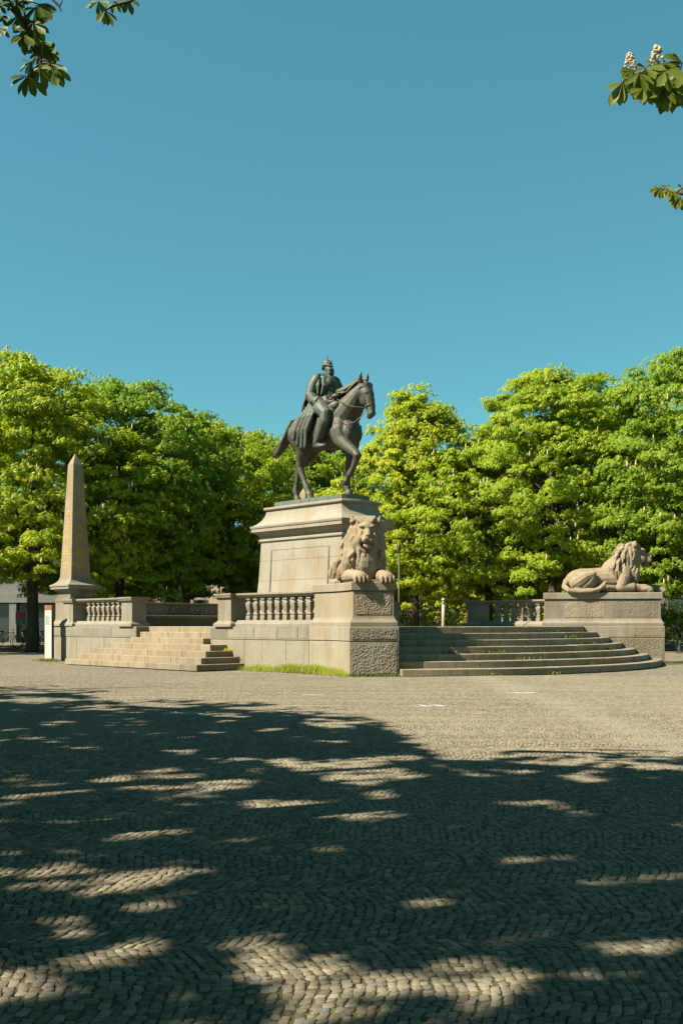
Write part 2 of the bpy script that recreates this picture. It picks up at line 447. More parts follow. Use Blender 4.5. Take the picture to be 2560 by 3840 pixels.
# ------------------------------------------------------------------ walls made of blocks
def block_wall(mb, A, B, nrm, z0, z1, lens, depth=0.35, gap=0.007, panel=0.0):
    """a course of ashlar blocks from A to B (2D), face along the line, outward normal nrm"""
    A = np.array(A, float); B = np.array(B, float); L = np.linalg.norm(B-A); t = (B-A)/L; nrm = np.array(nrm, float)
    cuts = [0.0]
    i = 0
    while cuts[-1] < L-0.25:
        nx = cuts[-1]+lens[i % len(lens)]; i += 1
        cuts.append(L if nx > L-0.3 else nx)
    for a, b in zip(cuts[:-1], cuts[1:]):
        p = A+t*(a+gap/2); q = A+t*(b-gap/2)
        P = np.array([p, q, q-nrm*depth, p-nrm*depth])
        mb.loft([ring3(P, z0+gap/2), ring3(P, z1-gap/2)])
        if panel:
            m = 0.045
            p2 = p+t*m; q2 = q-t*m
            P0 = np.array([p2-nrm*0.01, q2-nrm*0.01, q2+nrm*panel, p2+nrm*panel])
            mb.loft([ring3(P0, z0+gap/2+m), ring3(P0, z1-gap/2-m)])

def bez(a, c, b, n):
    t = np.linspace(0, 1, n)[:, None]; a, b, c = map(lambda p: np.array(p, float), (a, b, c))
    return (1-t)**2*a+2*t*(1-t)*c+t*t*b

nU = np.array((Q, -Q)); nV = np.array((-Q, -Q))      # outward normals: front, near-left
def build_terrace():
    root = thing('monument_terrace', 'raised granite terrace platform of large ashlar blocks carrying the whole monument', 'terrace', (CX, CY, 0))
    g = lambda u, w: Mw(u, w)[:2]
    for s in (-1, 1):
        n2 = nV if s < 0 else -nV
        for (a, b, u0, sgn) in ((-7.62, -2.39, -2.39, 1), (1.41, 5.6, 1.41, -1)):
            wl = MB(); nn = nU*sgn
            block_wall(wl, g(a, 6.1*s), g(b, 6.1*s), n2, 0.0, 0.84, [1.55, 1.75, 1.35])
            block_wall(wl, g(a, 6.115*s), g(b, 6.115*s), n2, 0.84, TOP, [0.82, 1.16, 0.98], 0.35, 0.007, 0.006)
            block_wall(wl, g(u0-sgn*0.004, 6.10*s), g(u0-sgn*0.004, 5.0*s), nn, 0.0, 0.84, [0.7], 0.3)
            block_wall(wl, g(u0, 6.11*s), g(u0, 5.0*s), nn, 0.845, TOP-0.004, [0.7], 0.3)
            part('retaining_wall', wl, 'granite', root, bev=0.008, world=True)
    wl = MB()
    block_wall(wl, g(-7.62, -6.08), g(-7.62, 6.08), -nU, 0, 0.84, [1.5, 1.7])
    block_wall(wl, g(-7.64, -6.08), g(-7.64, 6.08), -nU, 0.84, TOP, [0.9, 1.1])
    part('retaining_wall', wl, 'granite', root, bev=0.008, world=True)
    # core + paving
    th = np.radians(np.linspace(9, 82, 30)); ax, ay = 0.06, 34.3
    arc = np.column_stack([ax+7.9*np.sin(th), ay-7.9*np.cos(th)])
    P = np.vstack([g(-7.5, -5.95)[None], g(-2.45, -5.95)[None], g(-2.45, -5.3)[None], g(1.47, -5.3)[None], g(1.47, -5.95)[None], g(5.6, -5.95)[None], arc, g(5.6, 5.95)[None],
                   g(1.47, 5.95)[None], g(1.47, 5.3)[None], g(-2.45, 5.3)[None], g(-2.45, 5.95)[None], g(-7.5, 5.95)[None]])
    P = ccw(P)
    b = MB(); b.loft([ring3(P, 0.0), ring3(P, TOP-0.006)])
    part('terrace_floor', b, 'granite_step', root, world=True)
build_terrace()

# lion pedestals ------------------------------------------------------------------
A8 = radians(8)
FL, FR = np.array((0.19, 24.0)), np.array((1.39, 24.17))
WE = Mw(5.6, -6.1)[:2]
def near_outline():
    curve = bez(WE, (0.03, 25.15), FL, 12)
    back = -np.array((sin(A8), -cos(A8)))
    inner = WE+np.array((Q, Q))*1.0
    P = np.vstack([curve, FR[None], (FR+back*1.5)[None], (FR+back*3.9)[None], (inner+np.array((0.25, 1.1)))[None], inner[None]])
    return ccw(P)
def mirror_right(P):
    P = np.asarray(P); dx, dy = P[:, 0]-CX, P[:, 1]-CY
    u, w = Q*(dx-dy), Q*(dx+dy)
    R = np.array([Mw(a, -b)[:2] for a, b in zip(u, w)])+np.array((0.75, -0.40))
    return ccw(R)
def rock_panel(mb, A, B, nrm, z0, z1, amp=0.0075, step=0.017, seed=0):
    """rock-faced (bossed) granite field, modelled as a displaced grid with a flat drafted edge"""
    r = np.random.default_rng(seed)
    A = np.array(A, float); B = np.array(B, float); L = np.linalg.norm(B-A); t = (B-A)/L; nrm = np.array(nrm, float)
    nx = max(4, int(L/step)); nz = max(4, int((z1-z0)/step))
    D = r.normal(0, 1, (nz+1, nx+1)); D = 0.55*D+0.45*(D+np.roll(D, 1, 0)+np.roll(D, 1, 1)+np.roll(D, (1, 1), (0, 1)))/2
    D = D*amp*0.55+amp*0.9
    D[0] = D[-1] = 0.004; D[:, 0] = D[:, -1] = 0.004
    xs = np.linspace(0, L, nx+1); zs = np.linspace(z0, z1, nz+1)
    V = np.zeros((nz+1, nx+1, 3))
    V[..., 0] = A[0]+t[0]*xs[None]+nrm[0]*D; V[..., 1] = A[1]+t[1]*xs[None]+nrm[1]*D; V[..., 2] = zs[:, None]
    F = [(j*(nx+1)+i, j*(nx+1)+i+1, (j+1)*(nx+1)+i+1, (j+1)*(nx+1)+i) for j in range(nz) for i in range(nx)]
    mb.add(V.reshape(-1, 3), F)

def lion_pedestal(P, label, loc, faceA, faceB, nrm, side=None):
    root = thing('lion_pedestal', label, 'pedestal', loc, 0, 'granite pedestals under the two lions')
    off = lambda d: offset_poly(P, d)
    b = MB(); b.loft([ring3(off(0), 0), ring3(off(0), 0.835)]); b.loft([ring3(off(-0.02), 0.80), ring3(off(-0.02), 0.88)])
    b.loft([ring3(off(0.006), 0.85), ring3(off(0.006), TOP)])
    part('lower_block', b, 'granite_lion', root, bev=0.012, world=True)
    b = MB(); rr = [(-0.03, TOP+0.001), (-0.025, 1.30), (-0.035, 1.33), (-0.06, 1.36), (-0.085, 1.41), (-0.095, 1.46)]
    b.loft([ring3(off(d), z) for d, z in rr]); part('base_moulding', b, 'granite_lion', root, world=True)
    b = MB(); b.loft([ring3(off(-0.10), 1.45), ring3(off(-0.10), 2.065)]); b.loft([ring3(off(-0.125), 2.0), ring3(off(-0.125), 2.12)])
    part('die', b, 'granite_lion', root, bev=0.01, world=True)
    b = MB(); b.loft([ring3(off(-0.075), 2.085), ring3(off(-0.06), 2.10), ring3(off(-0.06), 2.28), ring3(off(-0.075), 2.30)])
    part('top_slab', b, 'granite_lion', root, world=True)
    A, B = np.array(faceA), np.array(faceB); t = unit(B-A); L = np.linalg.norm(B-A)
    b = MB()
    rock_panel(b, A+t*0.05+nrm*0.004, B-t*0.05+nrm*0.004, nrm, 0.06, 0.79, seed=3)
    rock_panel(b, A+t*0.05+nrm*0.010, B-t*0.05+nrm*0.010, nrm, 0.90, 1.15, seed=4)
    rock_panel(b, A+t*0.17-nrm*0.097, B-t*0.17-nrm*0.097, nrm, 1.50, 2.02, seed=5)
    if side is not None:
        A2, B2, n2 = side; A2 = np.array(A2); B2 = np.array(B2); t2 = unit(B2-A2); L2 = np.linalg.norm(B2-A2)
        for k, (s0, s1) in enumerate(((0.0, 0.22), (0.22, 0.70), (0.70, 1.0))):
            a, c = A2+t2*(L2*s0+0.05), A2+t2*(L2*s1-0.05)
            if k != 1:
                rock_panel(b, a+n2*0.010, c+n2*0.010, n2, 0.90, 1.15, 0.004, seed=10+k)
        for k, (s0, s1) in enumerate(((0.0, 0.44), (0.44, 1.0))):
            a, c = A2+t2*(L2*s0+0.06), A2+t2*(L2*s1-0.06)
            rock_panel(b, a+n2*0.004, c+n2*0.004, n2, 0.06, 0.79, 0.006, seed=20+k)
        for k, (s0, s1) in enumerate(((0.05, 0.47), (0.50, 0.96))):
            a, c = A2+t2*(L2*s0+0.08), A2+t2*(L2*s1-0.08)
            rock_panel(b, a-n2*0.097, c-n2*0.097, n2, 1.50, 2.02, 0.003, seed=30+k)
    part('rock_faced_panels', b, 'granite_rock', root, world=True)
    return root
PN = near_outline(); PR = mirror_right(PN)
dN = np.array((sin(A8), -cos(A8)))
lion_pedestal(PN, 'granite lion pedestal nearest the viewer with rough dark front and curved side wall', (0.8, 25.5, 0), FL, FR, dN)
mR = lambda p: mirror_right(np.array([p, p+np.array((0.01, 0)), p+np.array((0, 0.01))]))
def mpt(p):
    dx, dy = p[0]-CX, p[1]-CY; u, w = Q*(dx-dy), Q*(dx+dy); return Mw(u, -w)[:2]+np.array((0.75, -0.40))
def mdir(d):
    u, w = Q*(d[0]-d[1]), Q*(d[0]+d[1]); return np.array((Q*u-Q*w, -Q*u-Q*w))
dR = mdir(dN); sideN = mdir(np.array((cos(A8), sin(A8))))
rFR = mpt(FR); rBack = mpt(FR-dN*3.4)
lion_pedestal(PR, 'granite lion pedestal at the far right seen side on beyond the curved steps', (9.0, 33.0, 0), mpt(FR), mpt(FL), dR, (rBack, rFR, sideN))

# staircases ------------------------------------------------------------------
def curved_stairs():
    root = thing('curved_staircase', 'broad curved granite staircase bowing outward between the two lion pedestals', 'staircase', (5.5, 27.5, 0))
    ax, ay = 0.06, 34.3
    for k in range(7):
        R1 = 8.05+0.40*k; R0 = R1-0.55; z1 = TOP-k*TOP/7; z0 = z1-TOP/7 - (0.0 if k == 6 else 0.02)
        b = MB(); a = math.degrees(math.asin((1.34-0.139*(10.13-R1))/R1)); r = random.Random(k)
        while a < 86:
            e = min(86, a+math.degrees(r.uniform(1.7, 2.4)/R1))
            th = np.radians(np.linspace(a+0.02, e-0.02, 7))
            inner = np.column_stack([ax+R0*np.sin(th), ay-R0*np.cos(th)]); outer = np.column_stack([ax+R1*np.sin(th), ay-R1*np.cos(th)])
            P = np.vstack([outer, inner[::-1]])
            jz = r.uniform(-0.004, 0.004) if k else 0
            b.loft([ring3(P, max(z0, -0.02)), ring3(P, z1+jz)]); a = e
        part('step', b, 'granite_step', root, bev=0.012, world=True)
curved_stairs()
def straight_stairs():
    root = thing('straight_staircase', 'straight flight of lit granite steps between two balustrades on the left side', 'staircase', tuple(Mw(-0.47, -6.5)))
    for k in range(7):
        v = 7.75-0.35*(6-k); hw = 1.895 if k < 3 else 2.68+0.26*(k-3)
        u0, u1 = -0.49-hw, -0.49+hw; z1 = TOP-k*TOP/7; z0 = z1-TOP/7-(0 if k == 6 else 0.015)
        b = MB(); r = random.Random(10+k); a = u0
        back = 5.2 if k < 3 else 5.99
        while a < u1-0.01:
            e = a+r.uniform(1.2, 2.0); e = u1 if e > u1-0.5 else e
            P = ccw([Mw(a+0.004, -v)[:2], Mw(e-0.004, -v)[:2], Mw(e-0.004, -back)[:2], Mw(a+0.004, -back)[:2]])
            b.loft([ring3(P, max(z0, -0.02)), ring3(P, z1)]); a = e
        part('step', b, 'granite_step', root, bev=0.012, world=True)
straight_stairs()

# balustrades ------------------------------------------------------------------
BAL = [(0.085, 0.0), (0.085, 0.10), (0.060, 0.135), (0.075, 0.15), (0.082, 0.175), (0.052, 0.20), (0.050, 0.235), (0.066, 0.30), (0.084, 0.385), (0.094, 0.455),
       (0.088, 0.485), (0.056, 0.510), (0.050, 0.535), (0.060, 0.555), (0.080, 0.575), (0.080, 0.645)]
def baluster_mesh():
    b = MB(); sq = np.array([(-1, -1), (1, -1), (1, 1), (-1, 1)], float)
    b.loft([ring3(sq*r, z) for r, z in BAL])
    return b.mesh('baluster', 'granite')
BALM = baluster_mesh()
def end_pier(root, u0, u1, s, small=False):
    """square pier in root-local coordinates: x along u, y along w"""
    b = MB(); c = 0.5*(u0+u1); hu = 0.5*(u1-u0); hw = 0.22 if small else 0.27
    def r4(d, z): return ring3(np.array([(c-hu-d, -hw-d), (c+hu+d, -hw-d), (c+hu+d, hw+d), (c-hu-d, hw+d)]), z)
    b.loft([r4(d, z) for d, z in ((0.10, 1.201), (0.10, 1.265), (0.075, 1.30), (0.03, 1.335), (0.0, 1.37), (0.0, 1.97), (0.025, 1.985), (0.03, 2.02), (0.07, 2.035), (0.075, 2.085), (0.095, 2.09), (0.095, 2.145))])
    part('pier', b, 'granite', root)
def balustrade(label, s, a, b_, n, piers, rail):
    root = thing('balustrade', label, 'balustrade', tuple(Mw(0, 5.82*s)), ROT, 'granite balustrades round the terrace')
    for (p0, p1, small) in piers: end_pier(root, p0, p1, s, small)
    a0, a1 = rail
    m = MB()
    for lo, hi, hw in ((2.025, 2.06, 0.12), (2.06, 2.085, 0.15), (2.085, 2.14, 0.17)): m.box((a0, -hw, lo), (a1, hw, hi))
    part('handrail', m, 'granite', root, bev=0.006)
    m = MB(); 
    prof = [(-0.20, 1.201), (0.20, 1.201), (0.20, 1.27), (0.15, 1.33), (0.11, 1.38), (-0.11, 1.38), (-0.15, 1.33), (-0.20, 1.27)]
    m.loft([np.array([(x, y, z) for y, z in prof]) for x in (a0+0.003, a1-0.003)]); part('plinth', m, 'granite', root)
    for i in range(n):
        x = a+(b_-a)*(i+0.5)/n
        o = link('baluster', BALM, root, (x, 0, 1.378))
    return root
balustrade('short balustrade between the left obelisk and the straight flight of steps', -1, -5.80, -3.36, 8, [(-7.0, -6.42, True), (-3.28, -2.68, False)], (-6.33, -3.36))
balustrade('balustrade beneath the statue pedestal, left of the nearest lion', -1, 2.72, 5.52, 9, [(1.76, 2.36, False)], (2.44, 5.66))
balustrade('shaded balustrade running up to the right-hand lion pedestal', 1, 2.78, 5.95, 9, [(1.76, 2.36, False)], (2.44, 6.3))
r_ = thing('end_pier', 'grey stone end pier just behind the nearest lion pedestal', 'pier', tuple(Mw(0, 5.82)), ROT); end_pier(r_, -2.75, -2.10, 1)

# obelisks ------------------------------------------------------------------
def sq_rings(prof): 
    sq = np.array([(-1, -1), (1, -1), (1, 1), (-1, 1)], float)
    return [ring3(sq*r, z) for r, z in prof]
def text_mesh(txt, size, mat, depth=0.004):
    cu = bpy.data.curves.new('t', 'FONT'); cu.body = txt; cu.size = size; cu.extrude = depth; cu.align_x = 'CENTER'; cu.resolution_u = 2; cu.offset = 0.004
    ob = bpy.data.objects.new('t', cu); COL.objects.link(ob); bpy.context.view_layer.update()
    me = bpy.data.meshes.new_from_object(ob.evaluated_get(bpy.context.evaluated_depsgraph_get()))
    bpy.data.objects.remove(ob); me.materials.clear(); me.materials.append(M[mat]); return me
def obelisk(label, loc, letters):
    root = thing('obelisk', label, 'obelisk', loc, ROT, 'granite obelisks at the rear corners of the terrace')
    b = MB(); b.loft(sq_rings([(0.385, 2.93), (0.185, 6.93)])); part('shaft', b, 'granite_grey', root, bev=0.008)
    b = MB(); b.loft(sq_rings([(0.187, 6.925), (0.012, 7.33)])); part('pyramidion', b, 'granite_grey', root)
    b = MB(); b.loft(sq_rings([(0.63, 2.50), (0.63, 2.58), (0.655, 2.60), (0.655, 2.655), (0.60, 2.675), (0.50, 2.74), (0.43, 2.82), (0.40, 2.90), (0.40, 2.935), (0.385, 2.94)]))
    b.loft(sq_rings([(0.46, 2.18), (0.46, 2.30), (0.47, 2.40), (0.56, 2.48), (0.60, 2.502)])); part('cap', b, 'granite', root, bev=0.006)
    b = MB(); b.loft(sq_rings([(0.60, 1.202), (0.60, 1.27), (0.56, 1.33), (0.51, 1.40), (0.50, 1.46), (0.50, 2.04)])); b.loft(sq_rings([(0.48, 2.0), (0.48, 2.06)])); b.loft(sq_rings([(0.51, 2.05), (0.51, 2.19)]))
    part('base', b, 'granite', root, bev=0.008)
    if letters:
        slope = math.atan((0.385-0.185)/4.0)
        def rows(face, lines, mat):
            for txt, z, sz in lines:
                me = text_mesh(txt, sz, mat)
                r = 0.385-(z-2.93)/4.0*0.2+0.003
                if face == 'front':   # +x (u) face
                    Rm = Matrix.Rotation(-slope, 4, 'Y') @ Matrix(((0, 0, 1, 0), (1, 0, 0, 0), (0, 1, 0, 0), (0, 0, 0, 1)))
                    Tm = Matrix.Translation((r, 0, z))
                else:                 # -y face (near-left)
                    Rm = Matrix.Rotation(-slope, 4, 'X') @ Matrix(((1, 0, 0, 0), (0, 0, -1, 0), (0, 1, 0, 0), (0, 0, 0, 1)))
                    Tm = Matrix.Translation((0, -r, z))
                me.transform(Tm @ Rm)
                o = link('inscription', me, root)
        rows('front', [('1870', 5.13, 0.20), ('COLOM', 4.81, 0.125), ('BEY', 4.70, 0.125), ('14.AUG.', 4.59, 0.125), ('MARS', 4.37, 0.125), ('LA TOUR', 4.26, 0.125), ('16.AUG.', 4.15, 0.125),
                       ('GRAVE', 3.92, 0.125), ('LOTTE', 3.81, 0.125), ('ST.PRIVAT', 3.70, 0.125), ('18.AUG.', 3.59, 0.125), ('BEAUMONT', 3.36, 0.125), ('30.AUG.', 3.24, 0.125)], 'gold')
        rows('left', [('1870', 5.13, 0.20), ('ORLE', 4.81, 0.125), ('ANS', 4.70, 0.125), ('4.DEZ.', 4.59, 0.125), ('PARIS', 4.30, 0.125), ('2.DEZ.', 4.19, 0.125),
                      ('VIL', 3.92, 0.125), ('LIERS', 3.81, 0.125), ('30.NOV.', 3.70, 0.125), ('SEDAN', 3.36, 0.125), ('1.SEPT.', 3.24, 0.125)], 'gold_light')
    return root
obelisk('tall granite obelisk with gold lettering at the left corner of the terrace', (-9.45, 35.4, 0), True)
obelisk('far obelisk whose tip shows between the legs of the bronze horse', tuple(Mw(-7.1, 5.60)), False)

# bench with graffiti ------------------------------------------------------------------
def bench():
    root = thing('stone_bench', 'long grey stone bench with high back and pale graffiti behind the left steps', 'bench', tuple(Mw(-7.15, 0)), ROT)
    b = MB()
    for i in range(6):
        y0 = -4.8+1.6*i; b.box((-0.28, y0+0.003, 1.62), (0.0, y0+1.597, 2.0))
        b.box((-0.32, y0+0.003, 2.003), (0.03, y0+1.597, 2.10))
    part('backrest', b, 'granite_dark', root, bev=0.01)
    b = MB(); b.box((-0.27, -4.8, 1.50), (0.50, 4.8, 1.615)); part('seat', b, 'granite_dark', root, bev=0.015)
    b = MB(); b.box((-0.28, -4.78, 1.19), (0.34, 4.78, 1.498)); part('base', b, 'granite_dark', root)
    tags = [MB(), MB()]
    def stroke(pts):
        tags[cur].tube([(0.004, y, z) for y, z in pts], 0.014, 5, False)
    z0, z1 = 1.66, 1.98
    y = -2.75
    def letter(ch, y, w=0.26):
        L = {'N': [[(0, 0), (0, 1), (1, 0), (1, 1)]], 'A': [[(0, 0), (.5, 1), (1, 0)], [(.2, .4), (.8, .4)]], 'P': [[(0, 0), (0, 1), (.8, .9), (.9, .6), (0, .5)]],
             'I': [[(.4, 0), (.5, 1)]], 'K': [[(0, 0), (0, 1)], [(1, 1), (0, .45), (1, 0)]], 'R': [[(0, 0), (0, 1), (.9, .85), (.7, .5), (0, .5), (1, 0)]],
             'S': [[(1, .9), (.3, 1), (.1, .7), (.8, .4), (.8, .1), (0, 0)]], 'V': [[(0, 1), (.4, 0), (1, 1)]], '8': [[(.5, .5), (.1, .8), (.5, 1), (.9, .8), (.1, .2), (.5, 0), (.9, .2), (.5, .5)]]}[ch]
        for s in L: stroke([(y+w*a+0.06*b, z0+(z1-z0)*b) for a, b in s])
    cur = 0
    for i, ch in enumerate('NVPIK'): letter(ch, -2.75+0.34*i)
    cur = 1
    for i, ch in enumerate('8KIR'): letter(ch, -0.55+0.34*i)
    for g in tags: part('graffiti', g, 'spray', root)
bench()

# central pedestal ------------------------------------------------------------------
PC = (-0.7, 34.3)
def plan(a, b, bow, z, n=10):
    r = np.linspace(-b, b, n)
    front = [(a+bow*(1-(q/b)**2), q) for q in r]; back = [(-a-bow*(1-(q/b)**2), q) for q in r[::-1]]
    return ring3(np.array(front+back), z)
def statue_pedestal():
    root = thing('statue_pedestal', 'tall flared granite pedestal with moulded cornice carrying the bronze rider', 'pedestal', (PC[0], PC[1], 0), ROT)
    B = 0.22
    b = MB()
    body = [(2.32, 1.32, 1.2), (2.24, 1.24, 1.42), (2.17, 1.17, 1.75), (2.11, 1.11, 2.2), (2.06, 1.06, 2.8), (2.025, 1.025, 3.5), (2.0, 1.0, 4.18)]
    zs_ = [q[2] for q in body]
    def prof_(z, d=0.0): return plan(np.interp(z, zs_, [q[0] for q in body])+d, np.interp(z, zs_, [q[1] for q in body])+d, B, z)
    for z0_, z1_ in ((1.2, 1.97), (1.98, 2.775), (2.783, 3.47), (3.478, 4.18)):
        b.loft([prof_(z) for z in np.linspace(z0_, z1_, 8)])
    b.loft([prof_(z, -0.015) for z in np.linspace(1.21, 4.17, 20)])
    part('shaft', b, 'granite_warm', root)
    b = MB()
    prof = [(-0.02, 4.12), (0.03, 4.14), (0.055, 4.16), (0.06, 4.20), (0.05, 4.235), (0.015, 4.25), (0.015, 4.33), (0.03, 4.345), (0.06, 4.36), (0.10, 4.41), (0.17, 4.45), (0.20, 4.465),
            (0.20, 4.485), (0.245, 4.49), (0.245, 4.60), (0.27, 4.615), (0.285, 4.675), (0.28, 4.69)]
    b.loft([plan(2.0+d, 1.0+d, B, z) for d, z in prof]); part('cornice', b, 'granite_warm', root)
    b = MB()
    cove = [(2.26, 4.685), (2.21, 4.71), (2.13, 4.76), (2.05, 4.83), (1.975, 4.92), (1.915, 5.03), (1.88, 5.14), (1.865, 5.23)]
    b.loft([plan(a, a-1.0, B, z) for a, z in cove]); part('cove', b, 'granite_warm', root)
    b = MB(); b.loft([plan(1.85, 0.85, B, 5.225), plan(1.88, 0.88, B, 5.235), plan(1.88, 0.88, B, 5.255), plan(1.93, 0.93, B, 5.265), plan(1.945, 0.945, B, 5.30), plan(1.93, 0.93, B, 5.355), plan(1.90, 0.90, B, 5.362)])
    part('top_slab', b, 'granite_warm', root, bev=0.0)
    # sunk panel lines on the long side
    b = MB()
    def wallb(z):
        zs = [q[2] for q in body]; return np.interp(z, zs, [q[1] for q in body])
    def strip(x0, x1, z0, z1, d=0.010):
        pts = []
        P0 = [(x0, -wallb(z0)-d, z0), (x1, -wallb(z0)-d, z0), (x1, -wallb(z0)+0.03, z0), (x0, -wallb(z0)+0.03, z0)]
        P1 = [(x0, -wallb(z1)-d, z1), (x1, -wallb(z1)-d, z1), (x1, -wallb(z1)+0.03, z1), (x0, -wallb(z1)+0.03, z1)]
        b.loft([np.array(P0), np.array(P1)])
    for (x0, x1, z0, z1) in ((-1.45, 1.45, 1.98, 2.02), (-1.45, 1.45, 2.05, 2.065), (-1.45, 1.45, 3.84, 3.86), (1.40, 1.42, 2.065, 3.84), (1.44, 1.46, 1.98, 3.86), (-1.42, -1.40, 2.065, 3.84), (-1.46, -1.44, 1.98, 3.86)):
        strip(x0, x1, z0, z1, 0.012)
    part('panel_moulding', b, 'granite_warm', root)
statue_pedestal()

# ------------------------------------------------------------------ bronze rider
def equestrian():
    z0 = 5.55
    root = thing('equestrian_statue', 'dark green bronze statue of a helmeted rider on a walking horse', 'statue', (PC[0], PC[1], z0), ROT)
    b = MB(); b.loft([plan(1.69, 0.69, 0.2, -0.192), plan(1.69, 0.69, 0.2, -0.17), plan(1.67, 0.67, 0.2, -0.16), plan(1.67, 0.67, 0.2, 0.0)])
    part('bronze_plinth', b, 'bronze_base', root)
    # horse
    h = MB()
    h.ell((0.72, 0, 2.33), (0.95, 0.50, 0.72)); h.ell((-0.10, 0, 2.33), (0.95, 0.50, 0.66)); h.ell((-0.72, 0, 2.46), (0.62, 0.50, 0.60))
    h.ell((1.15, 0, 2.22), (0.58, 0.47, 0.66)); h.ell((0.92, 0, 2.86), (0.52, 0.20, 0.30)); h.ell((1.45, -0.17, 2.12), (0.28, 0.24, 0.38)); h.ell((1.45, 0.17, 2.12), (0.28, 0.24, 0.38))
    for s in (-1, 1): h.ell((-0.88, 0.22*s, 2.32), (0.43, 0.30, 0.60)); h.ell((1.12, 0.36*s, 2.25), (0.34, 0.20, 0.52))
    h.tube([(0.95, 0, 2.55), (1.25, 0, 2.80), (1.52, 0, 3.05), (1.76, 0, 3.32), (1.95, 0, 3.48)], [0.56, 0.50, 0.42, 0.33, 0.25], 14, flat=1.0)
    h.tube([(1.20, 0, 3.28), (1.50, 0, 3.52), (1.80, 0, 3.66), (2.02, 0, 3.66)], [0.10, 0.10, 0.10, 0.09], 8)
    h.tube([(2.02, 0, 3.50), (2.16, 0, 3.34), (2.28, 0, 3.05), (2.36, 0, 2.78), (2.37, 0, 2.64)], [0.215, 0.235, 0.185, 0.145, 0.135], 12)
    h.ell((2.08, 0, 3.16), (0.22, 0.175, 0.27)); h.ell((2.36, 0, 2.62), (0.15, 0.135, 0.13)); h.ell((2.30, 0, 2.53), (0.10, 0.10, 0.08))
    for s in (-1, 1):
        h.ell((2.27, 0.16*s, 3.30), (0.08, 0.06, 0.06)); h.ell((2.20, 0.13*s, 3.42), (0.12, 0.08, 0.06))
        h.tube([(1.99, 0.12*s, 3.66), (2.0, 0.15*s, 3.80), (2.03, 0.165*s, 3.92), (2.05, 0.155*s, 4.05)], [0.065, 0.085, 0.065, 0.015], 8)
        h.ell((2.45, 0.08*s, 2.63), (0.05, 0.05, 0.045))
    def leg(pts):
        h.tube([p[:3] for p in pts], [p[3]*(1.16 if p[3] < 0.2 else 1.06) for p in pts], 12)
    s = -0.30
    leg([(1.15, s, 2.15, .32), (1.32, s-.03, 1.82, .25), (1.62, s-.02, 1.58, .17), (1.95, s, 1.34, .125), (2.03, s, 1.25, .13), (1.97, s, 1.12, .10), (1.82, s, .86, .082), (1.68, s, .68, .10), (1.58, s, .56, .085), (1.52, s, .47, .12)])
    h.ell((1.48, s, 0.42), (0.13, 0.12, 0.10), Matrix.Rotation(radians(40), 3, 'Y'))
    s = 0.30
    leg([(1.15, s, 2.15, .32), (1.15, s+.03, 1.72, .24), (1.12, s, 1.35, .15), (1.09, s, 1.05, .125), (1.05, s, .88, .095), (.99, s, .62, .085), (.95, s, .42, .105), (1.0, s, .26, .09), (1.05, s, .15, .12)])
    h.loft([ring3(np.array([(1.07+.17*cos(t), s+.15*sin(t)) for t in np.linspace(0, 2*pi, 13)[:-1]]), 0.0), ring3(np.array([(1.04+.12*cos(t), s+.12*sin(t)) for t in np.linspace(0, 2*pi, 13)[:-1]]), 0.2)])
    s = -0.30
    leg([(-.80, s+.02, 2.30, .42), (-.52, s-.04, 1.92, .33), (-.58, s-.03, 1.62, .22), (-.70, s, 1.36, .145), (-.75, s, 1.16, .125), (-.64, s, .92, .095), (-.52, s, .66, .085), (-.42, s, .46, .105), (-.32, s, .28, .09), (-.24, s, .15, .12)])
    h.loft([ring3(np.array([(-.19+.17*cos(t), s+.15*sin(t)) for t in np.linspace(0, 2*pi, 13)[:-1]]), 0.0), ring3(np.array([(-.25+.12*cos(t), s+.12*sin(t)) for t in np.linspace(0, 2*pi, 13)[:-1]]), 0.2)])
    s = 0.30
    leg([(-.80, s-.02, 2.30, .42), (-.80, s+.04, 1.92, .32), (-1.05, s+.03, 1.62, .21), (-1.32, s, 1.40, .14), (-1.43, s, 1.26, .12), (-1.50, s, 1.0, .095), (-1.57, s, .72, .085), (-1.62, s, .50, .105), (-1.58, s, .30, .09), (-1.52, s, .15, .12)])
    h.loft([ring3(np.array([(-1.49+.17*cos(t), s+.15*sin(t)) for t in np.linspace(0, 2*pi, 13)[:-1]]), 0.0), ring3(np.array([(-1.53+.12*cos(t), s+.12*sin(t)) for t in np.linspace(0, 2*pi, 13)[:-1]]), 0.2)])
    horse = link('horse', remesh(h, 'horse', 'bronze_horse', 0.022, 5), root)
    r = random.Random(5)
    t = MB()
    for i in range(26):
        a, e = r.uniform(-0.13, 0.13), r.uniform(0.65, 1.0); dz = r.uniform(-0.10, 0.14)
        P = np.array([(-1.15, a*.4, 2.95), (-1.38, a*.7, 2.92), (-1.58, a, 2.62), (-1.78, a*1.3, 2.28), (-2.08, a*1.2, 2.0+dz), (-2.40, a*1.1, 1.80+dz), (-2.68, a*.5, 1.68+dz*1.1)])
        m = 4+int(e*3); t.tube(P[:m], np.interp(np.arange(m), [0, 2, m-1], [0.06, 0.078, 0.014]), 6)
    link('tail', remesh(t, 'tail', 'bronze_horse', 0.016, 0), horse)
    t = MB()
    for i in range(30):
        k = i/29; x = 1.05+k*0.98; zc = np.interp(x, [1.0, 1.25, 1.5, 1.8, 2.03], [3.20, 3.42, 3.62, 3.77, 3.77])
        L = r.uniform(0.24, 0.46); dd = r.uniform(-0.10, 0.06); lift = r.uniform(-0.06, 0.10); w_ = r.uniform(0.9, 1.25)
        P = np.array([(x+.03, 0.04, zc-.02), (x-0.08, -0.10, zc+0.01), (x-0.22+dd, -0.24, zc-0.12), (x-0.30-L*0.5+dd, -0.33, zc-0.24+lift-L*0.15), (x-0.34-L+dd, -0.40, zc-0.22+lift-L*0.30)])
